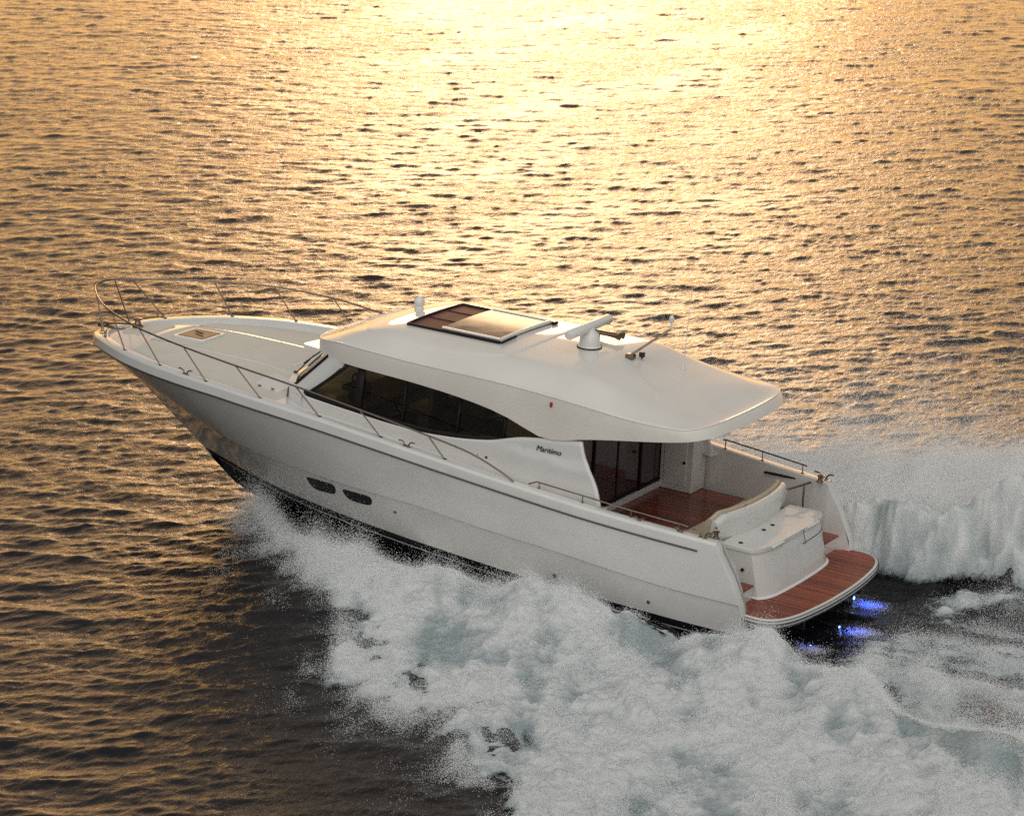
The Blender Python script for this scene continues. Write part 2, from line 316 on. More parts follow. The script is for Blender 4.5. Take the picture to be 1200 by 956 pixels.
# ------------------------------------------------------------------ wake foam
gx = np.arange(-13, 11.6, .034); gy = np.arange(-19, 15, .034)
GX, GY = np.meshgrid(gx, gy, indexing='ij'); fx, fy = GX.ravel(), GY.ravel()
h, fm = wake(fx, fy)
big, med, fine = samp(TB, 30, fx*1.3+4, fy*1.3), samp(TM, 24, fx, fy), samp(TF, 12, fx, fy)
med2 = samp(TM, 24, fy*.6+3, fx*.6+8)
bil = lambda n: np.abs(n)*1.25-1.0
amp = np.clip(fm, 0, 1)
z, dx, dy = swell(fx, fy)
stk = streak(fx, np.abs(fy), fy > 0)
tex = sst(8.5, 3, fx)*.75+.25; fst = streak(fx*2.2+5, np.abs(fy)*2.2, fy > 0)
lump = (.020*big + .045*stk*np.where(fy > 0, 1, .12) + .030*fst*np.where(fy > 0, 1, .2) + np.where(fy > 0, .022, .06)*med + .012*fine)*tex
lump = np.where(lump < 0, .15*np.tanh(lump/.15), lump)
hull_gap = (np.abs(fy) < np.minimum(yr_f(fx)-.15, 1.95)) & (fx > -.1)
fz = h + z*.5 + lump*np.clip(amp*1.5, 0, 1)*sst(11.3, 9.5, fx)*1.0 + .0
dens = amp + (.07*med+.06*big+.07*stk) * (amp > .01) - .03
deep = deepmask(fx, fy)
dens = np.maximum(dens, .62*deep)
keep = (dens > .02) & (amp > .03) & ~hull_gap
co = np.stack([fx + .03*med2*amp, fy + .03*med*amp, fz], -1)
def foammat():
    m = bpy.data.materials.new('churned white foam'); m.use_nodes = True; t = m.node_tree; b = t.nodes['Principled BSDF']
    tc = N(t, 'ShaderNodeTexCoord'); at = N(t, 'ShaderNodeAttribute', attribute_name='foam')
    n1 = N(t, 'ShaderNodeTexNoise'); n1.inputs['Scale'].default_value = 9; n1.inputs['Detail'].default_value = 8; n1.inputs['Roughness'].default_value = .78; n1.inputs['Distortion'].default_value = .8
    L(t, tc.outputs['Object'], n1.inputs['Vector'])
    n2 = N(t, 'ShaderNodeTexNoise'); n2.inputs['Scale'].default_value = 60; n2.inputs['Detail'].default_value = 6; n2.inputs['Roughness'].default_value = .85
    L(t, tc.outputs['Object'], n2.inputs['Vector'])
    s = N(t, 'ShaderNodeMath', operation='ADD'); L(t, n1.outputs['Fac'], s.inputs[0]); L(t, n2.outputs['Fac'], s.inputs[1])
    # foam cover: density against noise
    c = N(t, 'ShaderNodeMath', operation='MULTIPLY_ADD'); c.inputs[1].default_value = .5; L(t, s.outputs[0], c.inputs[0]); L(t, at.outputs['Fac'], c.inputs[2])
    r = N(t, 'ShaderNodeMapRange'); r.inputs['From Min'].default_value = .78; r.inputs['From Max'].default_value = .98; L(t, c.outputs[0], r.inputs[0])
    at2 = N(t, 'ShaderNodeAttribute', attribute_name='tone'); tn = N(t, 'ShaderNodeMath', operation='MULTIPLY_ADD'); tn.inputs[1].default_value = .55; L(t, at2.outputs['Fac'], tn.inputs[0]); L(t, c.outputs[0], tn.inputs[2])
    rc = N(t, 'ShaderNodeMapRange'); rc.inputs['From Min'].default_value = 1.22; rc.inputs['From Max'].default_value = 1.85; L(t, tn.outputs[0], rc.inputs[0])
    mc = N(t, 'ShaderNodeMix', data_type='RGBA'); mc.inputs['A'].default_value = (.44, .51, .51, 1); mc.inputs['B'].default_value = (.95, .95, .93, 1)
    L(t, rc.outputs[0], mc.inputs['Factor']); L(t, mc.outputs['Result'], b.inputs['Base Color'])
    b.inputs['Roughness'].default_value = .8; b.inputs['Specular IOR Level'].default_value = .25
    bu = N(t, 'ShaderNodeBump'); bu.inputs['Distance'].default_value = .05; bu.inputs['Strength'].default_value = .8; L(t, s.outputs[0], bu.inputs['Height']); L(t, bu.outputs[0], b.inputs['Normal'])
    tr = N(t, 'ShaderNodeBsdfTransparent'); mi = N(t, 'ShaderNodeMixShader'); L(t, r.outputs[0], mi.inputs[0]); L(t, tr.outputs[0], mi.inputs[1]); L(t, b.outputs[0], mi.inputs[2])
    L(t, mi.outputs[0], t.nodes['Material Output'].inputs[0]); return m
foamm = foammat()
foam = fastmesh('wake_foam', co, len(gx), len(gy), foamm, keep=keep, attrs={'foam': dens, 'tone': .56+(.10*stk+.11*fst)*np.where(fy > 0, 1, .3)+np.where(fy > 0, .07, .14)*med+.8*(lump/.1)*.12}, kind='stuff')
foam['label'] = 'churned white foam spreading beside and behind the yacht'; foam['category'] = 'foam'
# airborne spray: millions of fine drops
def drops(name, P, rad, m, **props):
    me = bpy.data.meshes.new(name); me.vertices.add(len(P)); me.vertices.foreach_set('co', P.astype(np.float32).ravel())
    a = me.attributes.new('rad', 'FLOAT', 'POINT'); a.data.foreach_set('value', rad.astype(np.float32)); me.materials.append(m)
    o = link(name, me, None, **props)
    g = bpy.data.node_groups.new(name, 'GeometryNodeTree'); g.interface.new_socket('Geometry', in_out='INPUT', socket_type='NodeSocketGeometry'); g.interface.new_socket('Geometry', in_out='OUTPUT', socket_type='NodeSocketGeometry')
    gi = g.nodes.new('NodeGroupInput'); go = g.nodes.new('NodeGroupOutput'); mp = g.nodes.new('GeometryNodeMeshToPoints')
    na = g.nodes.new('GeometryNodeInputNamedAttribute'); na.data_type = 'FLOAT'; na.inputs['Name'].default_value = 'rad'
    sm = g.nodes.new('GeometryNodeSetMaterial'); sm.inputs['Material'].default_value = m
    g.links.new(gi.outputs[0], mp.inputs['Mesh']); g.links.new(na.outputs['Attribute'], mp.inputs['Radius']); g.links.new(mp.outputs[0], sm.inputs[0]); g.links.new(sm.outputs[0], go.inputs[0])
    md = o.modifiers.new('points', 'NODES'); md.node_group = g; return o
dropm = mat('spray drops', (.93, .93, .92), .6, spec=.4)
def scatter(n, xr, side, spread_f, seed):
    if n > 900000: m = n//900000+1; return np.concatenate([scatter(n//m, xr, side, spread_f, seed*100+i) for i in range(m)])
    r = np.random.default_rng(seed); x = r.uniform(*xr, n); y = side*r.uniform(0, 16, n)
    hh, ff = wake(x, y); clump = .5+.5*np.tanh(.8*samp(TB, 30, x*1.6, y*1.6+5)+.4*samp(TM, 24, x, y)+.9*streak(x, np.abs(y), y > 0)); 
    hmax, p = spread_f(x, np.abs(y), ff, clump); k = r.uniform(size=n) < p; x, y, hh, hmax = x[k], y[k], hh[k], hmax[k]
    zz = hh + hmax*(1+(.55 if side < 0 else .25)*np.tanh(samp(TB, 30, x*2.1+y*.3, x*0+7)))*r.exponential(.35, len(x)) - .02
    j = r.normal(size=(2, len(x)))*.12*(zz-hh+.15)
    return np.stack([x+j[0]-.15*(zz-hh), y+j[1]+side*.35*(zz-hh), zz], -1)
def near_spray(x, v, ff, cl):
    yr, yo = yr_f(x), yo_f(x)+.75*np.tanh(streak(x, yo_f(x)*1.0, True))*sst(11, 8, x); inside = (v > yr-.5)*np.exp(-np.clip(v-yo+.2, 0, None)/(.10+.40*cl))
    edge = np.exp(-((yo-.15-v)/.55)**2); ridge = np.exp(-((v-yr-.1)/.5)**2); bow = sst(5, 10, x)
    return (1-.5*np.exp(-(x/1.4)**2))*(.10+.16*cl+.30*edge*cl+.22*ridge*cl+.22*bow*np.exp(-((v-(yr+yo)/2)/(.35*(yo-yr)+.2))**2)), inside*np.clip(.25*cl+.5*edge*cl+.45*ridge*cl+.9*bow, 0, 1)
def far_spray(x, v, ff, cl):
    yr, yo = yr_f(x)+.45, yo_f(x); inside = (v > yr-.4) & (v < yo+.8)
    return (.25+3.6*cl**1.5*np.exp(-((v-yr-2.0)/1.9)**2))*sst(11, 6, x), inside*np.clip(.3+.9*cl, 0, 1)*sst(11.3, 9, x)
def mid_spray(x, v, ff, cl):
    return .10+.25*cl, (v < yr_f(x))*sst(-1.6, -3.2, x)*np.clip(.05+ff*1.3*(.3+cl), 0, 1)
def glow_drops(c, n, seed):
    r = np.random.default_rng(seed); q = r.normal(size=(n, 2))*np.array([.20, .12]); a = -.35
    x = c[0]+q[:, 0]*math.cos(a)-q[:, 1]*math.sin(a); y = c[1]+q[:, 0]*math.sin(a)+q[:, 1]*math.cos(a)
    return np.stack([x, y, wake(x, y)[0]-.0+.02+np.abs(r.normal(size=n))*.04], -1)
P = np.concatenate([glow_drops((-.95, -1.35), 1800, 31), glow_drops((-1.5, .15), 1800, 32), glow_drops((-1.12, 1.3), 1500, 33), scatter(8500000, (-8.5, 11.4), 1, near_spray, 21), scatter(8000000, (-4.5, 9.5), -1, far_spray, 22),
                    scatter(1900000, (-8, -1.3), 1, mid_spray, 23), scatter(1600000, (-7, -1.3), -1, mid_spray, 24)])
spray = drops('spray', P, np.random.default_rng(3).uniform(.0016, .0046, len(P)), dropm, kind='stuff')
spray['label'] = 'fine white spray hanging over the wake on both sides'; spray['category'] = 'spray'

# ------------------------------------------------------------------ the yacht
yacht = bpy.data.objects.new('motor_yacht', None); scene.collection.objects.link(yacht)
yacht.rotation_euler = (0, -TRIM, 0)
yacht['label'] = 'white motor yacht with long side windows and teak swim platform speeding across the water'; yacht['category'] = 'motor yacht'
Y_ = yacht
zg = cr([(-.5, 1.50), (.3, 1.54), (2.3, 1.66), (4.1, 1.82), (5.4, 1.94), (7, 2.09), (8.3, 2.2), (9.6, 2.29), (11, 2.36), (12.2, 2.37), (13.4, 2.34), (14.5, 2.25), (15.1, 2.14), (15.4, 2.06)])
yg = cr([(-.5, 2.12), (.33, 2.2), (2, 2.34), (4, 2.46), (7, 2.52), (9.5, 2.5), (10.9, 2.42), (12.1, 2.22), (13.35, 1.77), (13.9, 1.45), (14.45, 1.07), (14.8, .8), (15.1, .5), (15.3, .24), (15.38, 0)])
nS = 110
S = 1-(1-np.linspace(0, 1, nS))**1.35
def line(x0, x1, yf, zf): x = x0+(x1-x0)*S; return np.stack([x, np.maximum(yf(x), 0), zf(x)], -1)
Gl = line(.33, 15.38, yg, lambda x: zg(x)-.05)
Rl = line(.27, 15.30, lambda x: yg(x)+.02*sst(15.3, 14, x), lambda x: zg(x)-.19); Rl[-1, 1] = 0
Kl = line(-.17, 14.65, cr([(-.2, 2.2), (1, 2.29), (4, 2.39), (7, 2.34), (9, 2.1), (10.5, 1.78), (12, 1.25), (13.3, .7), (14.2, .25), (14.65, 0)]),
          cr([(-.2, .56), (1, .60), (3.5, .80), (4.9, .88), (6.5, .99), (8.5, 1.02), (11.1, 1.10), (12.5, 1.2), (14.65, 1.42)]))
Bl = line(-.28, 12.75, cr([(-.3, 2.16), (1, 2.22), (4, 2.24), (6, 2.12), (7.5, 1.92), (9, 1.55), (10.5, 1.03), (12, .35), (12.75, 0)]),
          cr([(-.3, .03), (1, .05), (3, .1), (5, .17), (7.7, .23), (9.8, .21), (12, .18), (12.75, .17)]))
Hl = (Rl*.52+Kl*.48); Hl[:, 1] += .035*np.sin(np.pi*np.clip(1-S, 0, 1)**.5); Hl[-1, 1] = 0; Hl[0, 0] = .03; Hl[1, 0] += .02
K2 = Kl+np.array([-.012, -.028, -.022])*sst(14.0, 10.5, Kl[:, 0:1])
Ml = K2*.5+Bl*.5; Ml[:, 1] -= .05*np.sin(np.pi*S)**2*(Ml[:, 1] > .1); Ml[-1, 1] = 0
Bs = Bl*1.0; Bs[:, 2] -= .15; Bs[:, 1] = np.maximum(Bs[:, 1]-.07, 0); Bs[:, 0] -= .17*S; Bs[-1, 1] = 0
Bw = Bs*1.0; Bw[:, 2] -= .03; Bw[:, 1] = np.maximum(Bw[:, 1]-.015, 0); Bw[:, 0] -= .04*S
Ch = line(-.28, 12.2, cr([(-.3, 1.98), (4, 2.0), (6.5, 1.75), (8.5, 1.25), (10.5, .62), (12.2, 0)]), cr([(-.3, -.20), (4, -.22), (8, -.2), (11, -.2), (12.2, -.24)]))
Kk = line(-.28, 11.95, lambda x: x*0, cr([(-.3, -.62), (6, -.85), (9, -.85), (10.5, -.75), (11.4, -.59), (11.95, -.4)]))
HL = [Gl, Rl, Hl, Kl, K2, Ml, Bl, Bs, Bw, Ch, Kk]
g = G(); midx = []
for sgn in (1, -1):
    rws = [[(p[0], sgn*p[1], p[2]) for p in ln] for ln in HL]; g.grid(rws)
    for i in range(len(HL)-1): midx += [[0, 0, 0, 0, 0, 0, 1, 2, 1, 1][i]]*(nS-1)
# transom
st = [(-.225, 2.17, .36)]+[tuple(ln[0]) for ln in HL[6:]]
g.grid([st, [(p[0]+.02, 0, p[2]) for p in st], [mir(p) for p in st]]); midx += [1]*(2*(len(st)-1))
hull_body = mesh('hull', g.v, g.f, [gel, antif, white], Y_, midx=None, sharp=14)
# material by face: dark below the boot top, a thin white line between
me = hull_body.data
bz = cr(list(zip(Bl[::6, 0], Bl[::6, 2]))); bs = cr(list(zip(Bs[::-6, 0][::-1], Bs[::-6, 2][::-1])))
for p in me.polygons:
    c = p.center
    if c.x < -.1 and abs(p.normal.x) > .6: p.material_index = 1 if c.z < .25 else 0; continue
    top = float(bz(c.x)) if c.x < 12.6 else .17+(c.x-12.75)*1.2
    if c.x > 12.6 and c.z > .17: continue
    if c.z < top-.015:
        d = top-c.z
        p.material_index = 1
        bsx = np.interp(c.x, Bs[:, 0], Bs[:, 2]); bwx = np.interp(c.x, Bw[:, 0], Bw[:, 2])
        if bwx+.001 < c.z < bsx-.001 and c.x < 12.3: p.material_index = 2
def hull_y(x, z):
    best = []
    for ln in HL[:7]: best.append((np.interp(x, ln[:, 0], ln[:, 2]), np.interp(x, ln[:, 0], ln[:, 1])))
    best.sort(); return float(np.interp(z, [b[0] for b in best], [b[1] for b in best]))
for s in (1, -1):
    G().tube([(p[0], s*(p[1]+.006), p[2]-.012) for p in Rl[2::2]], .017, 6).out('rub_rail', rubm, Y_)
# gunwale cap, stern quarters and inner walls
xo = .33+(15.38-.33)*S; yo = np.maximum(yg(xo), 0)
tx = np.gradient(xo); ty = np.gradient(yo); ln_ = np.hypot(tx, ty); nx, ny = ty/ln_, -tx/ln_
def offs(w):
    px, py = xo+nx*w, yo+ny*w; py = np.maximum(py, 0); px = np.where(py <= 0, np.minimum(px, 15.38-w), px); return px, py
def caprow(w, dz):
    px, py = offs(w); return [(a, b, c) for a, b, c in zip(px, py, zg(xo)+dz)]
capw = .20
g = G()
for s in (1, -1):
    rws = [caprow(0, -.05), caprow(.012, -.018), caprow(.04, 0), caprow(capw-.02, .0), caprow(capw, -.02)]
    ix, iy = offs(capw); rws.append([(a, b, zg(c)-.13) for a, b, c in zip(ix, iy, xo)])
    g.grid([[(p[0], s*p[1], p[2]) for p in r] for r in rws])
g.out('gunwale', gel, Y_)
ztop = cr([(-.28, 0), (-.24, .3), (-.17, .56), (-.08, .8), (.05, 1.08), (.24, 1.36), (.33, 1.53), (.34, 1.54)])
g = G()
for s in (1, -1):
    g = G()
    chain = [tuple(ln[0]) for ln in (Gl, Rl, Hl, Kl, Ml, Bl, Bs, Ch)]; TH = .20
    top = (.36, 2.16, 1.54)
    def inn(p, w, b=0): return (p[0]-b, s*(p[1]-w), p[2])
    ch = [(.36, 2.17, 1.535)] + chain
    g.grid([[inn(p, 0) for p in ch], [inn(p, .05, .02) for p in ch], [inn(p, .14, .02) for p in ch], [inn(p, TH) for p in ch]])
    xs = np.array([-.24, -.2, -.17, -.1, 0, .1, .18, .27, .33, .5, .8, 1.2, 1.7, 2.2, 2.8, 3.5]); wt = np.minimum(np.where(xs < .33, ztop(xs), 9), zg(xs)-.02)
    yw = np.maximum(yg(xs)-capw, 0); yw[:9] = [2.16-TH+.0]*9; yw[9:] = yg(xs[9:])-capw; wt = wt+.006; yw[9:] -= .008; yb = yw-.02
    g.grid([[(a, s*b, c) for a, b, c in zip(xs, yw, wt)], [(a, s*b, min(c, .3)) for a, b, c in zip(xs, yb, wt)]])
    g.out('cockpit_coaming', gel, Y_)
# deck
g = G(); ix, iy = offs(capw); NC = 14
deckz = lambda x, f, cam=.14: zg(x)-.13+cam*(1-f*f)*sst(9.0, 11, x)
ms = xo > 9.2; rows_ = []
for k in range(nS):
    if ms[k]: rows_.append([(ix[k], iy[k]*f, deckz(xo[k], abs(f))) for f in np.linspace(-1, 1, 2*NC+1)])
g.grid(rows_)
for s in (1, -1):
    xs = np.linspace(2.62, rows_[0][0][0], 60); g.grid([[(x, s*(np.interp(x, ix, iy)), zg(x)-.13) for x in xs], [(x, s*(1.93 if x < 8.6 else 1.55), zg(x)-.12) for x in xs]])
g.out('deck', gel, Y_)
def dk(x, y): f = min(abs(y)/max(np.interp(x, ix[:-2], iy[:-2]), .05), 1); return float(deckz(x, f))
def panel(outl, n=24, lift=.002):
    """nonskid sheet laid on the cambered deck between two side curves given as (x, ya, yb)"""
    rr = [[(x, ya+(yb-ya)*t, dk(x, ya+(yb-ya)*t)+lift) for t in np.linspace(0, 1, 9)] for x, ya, yb in outl]
    return rr
g = G(); xs = np.linspace(9.9, 13.55, 30)
g.grid(panel([(x, -.68, .68) for x in xs]))
for s in (1, -1):
    g.grid(panel([(x, s*.74, s*max(np.interp(x, ix, iy)-.24, .72)) for x in np.linspace(9.55, 13.5, 40)]))
g.grid(panel([(x, -.35*(15.2-x), .35*(15.2-x)) for x in np.linspace(14.66, 15.0, 5)]))
g.out('nonskid_panels', nonskid, Y_)
g = G()
for s in (1, -1):
    g = G()
    xs = np.linspace(3.2, 9.2, 50); g.grid([[(x, s*(np.interp(x, ix, iy)-.05), zg(x)-.126) for x in xs], [(x, s*2.06, zg(x)-.118) for x in xs]])
    g.out('side_deck_nonskid', nonskid, Y_)

# house sides
Zw = cr([(2.6, 2.66), (3.94, 2.50), (4.78, 2.31), (5.66, 2.21), (6.34, 2.18), (7, 2.2), (7.7, 2.25), (8.5, 2.31), (9.0, 2.36), (9.35, 2.44)])
Zb = cr([(.8, 3.05), (2.2, 2.86), (3.1, 2.71), (3.75, 2.58), (4.0, 2.59), (4.4, 2.72), (4.8, 2.84), (5.4, 2.94), (6.1, 3.01), (7, 3.06), (8.4, 3.09), (9.5, 3.08)])
xaft = cr([(1.3, 2.6), (1.52, 2.63), (1.85, 2.73), (2.1, 2.87), (2.42, 3.08), (2.75, 3.18)])
def hy(z, x): return 1.99-.06*sst(1.6, 2.1, z)-.09*np.clip((z-2.1)/.95, 0, 1) - .28*sst(8.9, 9.5, x)
g = G()
for s in (1, -1):
    rws = []
    for r in np.linspace(0, 1, 13):
        row = []
        for q in np.linspace(0, 1, 90):
            x0 = 2.63+(9.38-2.63)*q; zb = zg(x0)-.14; zt = min(float(Zw(x0)), float(Zb(x0))+.05) if x0 < 4 else float(Zw(x0))
            z = zb+(zt-zb)*r; x = float(xaft(z))*(1-q)+9.38*q
            cre = sst(4.9, 3.9, x0)*.03*(1-sst(2.24+.02*x0-.06, 2.26+.02*x0-.06, z))
            row.append((x, s*(hy(z, x)+cre), z))
        rws.append(row)
    g.grid(rws)
house = g.out('house_side', gel, Y_, sharp=30)
md = house.modifiers.new('s', 'SOLIDIFY'); md.thickness = .05; md.offset = 0
# A pillars
xf = lambda z: 9.0-(z-2.34)/(3.08-2.34)*.88
g = G(); pil = []
for s in (1, -1):
    g = G()
    rws = []
    for t in np.linspace(0, 1, 10):
        z = 2.3+t*(3.14-2.3); a = Vector((xf(z), 1.86-.06*t, z)); b = Vector((9.37-.77*t, 1.68, 2.40+t*.72))
        rws.append([(a.x+(b.x-a.x)*u+.04*math.sin(math.pi*u), s*(a.y+(b.y-a.y)*u+.05*math.sin(math.pi*u)), a.z+(b.z-a.z)*u) for u in np.linspace(0, 1, 6)])
    g.grid(rws)
    g.out('windscreen_pillar', gel, Y_)
# side glass with frames
for s in (1, -1):
    g = G(); rws = []
    for t in np.linspace(0, 1, 8):
        row = []
        for q in np.linspace(0, 1, 60):
            x0 = 3.96+(8.6-3.96)*q; lo, hi = float(Zw(x0)), float(Zb(x0))+.02; z = lo+(hi-lo)*t; x = 3.96*(1-q)+xf(lo*(1-t)+hi*t)*q if q > .8 else x0*(1-0)
            if q > .8: w = (q-.8)/.2; x = x0*(1-w)+xf(z)*w
            lo, hi = float(Zw(min(x, 9))), float(Zb(min(x, 9)))+.02; z = lo+(hi-lo)*t
            row.append((x, s*(hy(z, x)-.035), z))
        rws.append(row)
    g.grid(rws); sw = g.out('side_window', glass, Y_)
    top = [rws[-1][i] for i in range(60)]; bot = [rws[0][i] for i in range(60)]; fr = [r[-1] for r in rws]
    g = G(); off = .012
    g.grid([[(p[0], p[1]+s*off, p[2]-.01) for p in top], [(p[0], p[1]+s*off, p[2]-.055) for p in top]])
    g.grid([[(p[0], p[1]+s*off, p[2]) for p in bot], [(p[0], p[1]+s*off, p[2]+.085) for p in bot]])
    g.grid([[(p[0], p[1]+s*off, p[2]) for p in fr], [(p[0]-.09, p[1]+s*off, p[2]) for p in fr]])
    for x0, w in ((7.82, .15), (6.85, .04), (5.7, .04), (4.75, .04)):
        zl, zh = float(Zw(x0)), float(Zb(x0))
        g.grid([[(x0-w/2, s*(hy(zl, x0)-.023), zl), (x0-w/2-.03, s*(hy(zh, x0)-.023), zh)], [(x0+w/2, s*(hy(zl, x0)-.023), zl), (x0+w/2-.03, s*(hy(zh, x0)-.023), zh)]])
    o = g.out('frame', darkm, sw); md = o.modifiers.new('s', 'SOLIDIFY'); md.thickness = .02; md.offset = 0
# windscreen
g = G(); rws = []
for t in np.linspace(0, 1, 8):
    rws.append([(9.37-.77*t+.52*(1-abs(f)**2.2), 1.68*f, 2.40+.72*t+.03*(1-f*f)) for f in np.linspace(-1, 1, 41)])
g.grid(rws); ws = g.out('windscreen', wsglass, Y_)
g = G(); lo = rws[0]; hi = rws[-1]
g.grid([[(p[0]+.012, p[1], p[2]) for p in lo], [(p[0]-.05, p[1], p[2]+.06) for p in lo]])
for k in (0, 13, 27, 40): g.tube([Vector(rws[0][k])+Vector((.01, 0, .01)), Vector(rws[-1][k])+Vector((.01, 0, .01))], .028, 6)
g.out('frame', darkm, ws)
for y0 in (1.15, 0.1, -1.0):
    f = y0/1.68; base = Vector((9.37+.52*(1-abs(f)**2.2)+.07, y0, 2.45))
    g = G().tube(catmull([base, base+Vector((-.33, .12, .30)), base+Vector((-.60, .26, .52))], 4), .012, 6)
    g.tube([base+Vector((-.44, .36, .36)), base+Vector((-.72, .18, .62))], .014, 6); g.lathe([(.03, 0), (.03, .05), (.01, .06)], base)
    g.out('wiper', blackpl, ws)
# cowl at the base of the windscreen
g = G(); g.grid([[(9.40-.05+.52*(1-abs(f)**2.2)+a, 1.72*f*(1+.03*a), 2.43+.03*(1-f*f)-b) for f in np.linspace(-1, 1, 41)] for a, b in ((-.08, -.02), (.06, 0), (.12, .05), (.16, .25))]); g.out('cowl', gel, Y_)

g = G()
for s in (1, -1):
    g = G()
    cl_ = [(9.02, float(hy(2.2, 9.02))+.034), (9.2, float(hy(2.2, 9.2))+.034), (9.34, 1.80), (9.46, 1.72), (9.56, 1.60), (9.66, 1.42), (9.76, 1.15)]
    def top_(x, y): return 2.355+(x-9.02)*.25 if x < 9.4 else 2.45+(1.72-y)*.04
    rws = [[(x, s*y, zg(x)-.18) for x, y in cl_], [(x, s*y, top_(x, y)-.03) for x, y in cl_], [(x-.01, s*(y-.012), top_(x, y)) for x, y in cl_], [(x-.12, s*(y-.07), top_(x, y)+.012) for x, y in cl_]]
    g.grid(rws)
    g.out('cowl_side', gel, Y_)
# roof
half_b = [(9.45, 0), (9.44, .35), (9.38, .7), (9.24, 1.08), (9.02, 1.40), (8.7, 1.66), (8.2, 1.83), (7.5, 1.9), (6, 1.93), (4, 1.93), (2.6, 1.91), (1.9, 1.88), (1.45, 1.80), (1.2, 1.68), (1.05, 1.50), (.96, 1.26), (.90, .9), (.87, .45), (.86, 0)]
hb = catmull([(a, b, 0) for a, b in half_b], 6)
full = [(p.x, p.y) for p in hb] + [(p.x, -p.y) for p in hb[-2:0:-1]]
Ze = cr([(.8, 3.23), (1.3, 3.19), (2.2, 3.21), (3.2, 3.29), (3.9, 3.34), (5.2, 3.39), (6.6, 3.40), (7.7, 3.43), (8.2, 3.44), (8.8, 3.36), (9.2, 3.26), (9.5, 3.17)])
def Zc(x): return float(np.interp(x, [.8, 1.0, 1.6, 2.2, 2.84, 3.4, 3.75, 4.96, 5.3, 7.5, 7.8, 8.1, 8.4, 8.7, 9.0, 9.25, 9.5], [3.20, 3.26, 3.35, 3.44, 3.55, 3.70, 3.735, 3.75, 3.755, 3.755, 3.72, 3.665, 3.59, 3.50, 3.40, 3.31, 3.2]))
def rtop(x, y, r):
    zc, ze = Zc(x), float(Ze(x)); r = min(r, 1)
    if r < .68: return zc-.05*(r/.68)**2
    t = (r-.68)/.32; zz = (zc-.05)+(ze-(zc-.05))*(t*t*(1.7-.7*t)*.55+t*.45); return zz
def spine(x): return min(max(x, 2.2), 8.0)
def ringpt(x0, y0, r): xs_ = spine(x0); return xs_+(x0-xs_)*r, y0*r
rings = []
for r, dz in ((.93, 'b2'), (1.0, 'b'), (1.002, 'm'), (.988, 'u0'), (.98, 'u1')):
    row = []
    for x0, y0 in full:
        ins = r; x, y = ringpt(x0, y0, ins)
        if r < .99 and dz[0] == 'u':
            tail = sst(1.5, .9, x0); x = x+tail*.10
        if dz == 'm': x = x+sst(1.5, .9, x0)*.062
        zb, ze = float(Zb(x0)), float(Ze(x))
        z = {'b2': zb+.05, 'b': zb, 'm': zb*.35+ze*.65-.01, 'u0': ze-.006, 'u1': ze+.001}[dz]
        row.append((x, y, z))
    rings.append(row)
for r in [.972, .95, .92, .88, .84, .8, .76, .72, .69, .66, .6, .5, .4, .3, .2, .1, .02]:
    row = []
    for x0, y0 in full:
        x, y = ringpt(x0, y0, r); x += sst(1.5, .9, x0)*.10*r
        row.append((x, y, rtop(x, y, r)))
    rings.append(row)
n = len(full)
g = G(); g.grid(rings, True)
# close the centre strip and the underside
b = len(g.v)-n; h2 = len(hb)-1
for i in range(0, h2):
    a1, a2, c1, c2 = b+i, b+i+1, b+(n-i) % n, b+(n-i-1) % n
    g.f.append((a1, a2, c2, c1))
for i in range(0, h2):
    a1, a2, c1, c2 = i, i+1, (n-i) % n, (n-i-1) % n
    g.f.append((a1, a2, c2, c1))
roof = g.out('roof', roofgel, Y_, sharp=26)
G().tube([Vector(p)+Vector((0, 0, .003)) for p in rings[3]+[rings[3][0]]], .012, 6).out('roof_edge_highlight', white, roof)  # white bead added to imitate the bright highlight along the roof edge
def on_roof(x, y): # height of the roof skin
    for k in range(2): xs_ = spine(x)
    lim = max(float(np.interp(x, [p.x for p in hb[::-1]], [p.y for p in hb[::-1]])), .3) if .82 < x < 9.45 else .3
    return rtop(x, y, min(abs(y)/lim, 1))
pl_ = catmull([(8.35, 0, 0), (8.33, .7, 0), (8.15, 1.2, 0), (7.7, 1.5, 0), (6.8, 1.6, 0), (5.9, 1.55, 0), (5.25, 1.42, 0), (5.02, 1.15, 0), (4.97, .6, 0), (4.96, 0, 0)], 5)
po_ = [(p.x, p.y) for p in pl_]+[(p.x, -p.y) for p in pl_[-2:0:-1]]
g = G(); c_ = (6.6, 0); rws = []
for k, dz in ((1.0, -.02), (1.0, .004), (.994, .010), (.96, .012), (.9, .012), (.8, .012), (.65, .012), (.45, .012), (.25, .012), (.05, .012)): rws.append([(c_[0]+(x-c_[0])*k, y*k, on_roof(c_[0]+(x-c_[0])*k, y*k)+dz) for x, y in po_])
g.grid(rws, True); g.out('roof_panel', roofgel, Y_, sharp=40)
def rz(x, y): return on_roof(x, y)+(.012 if 5 < x < 8.3 else 0)
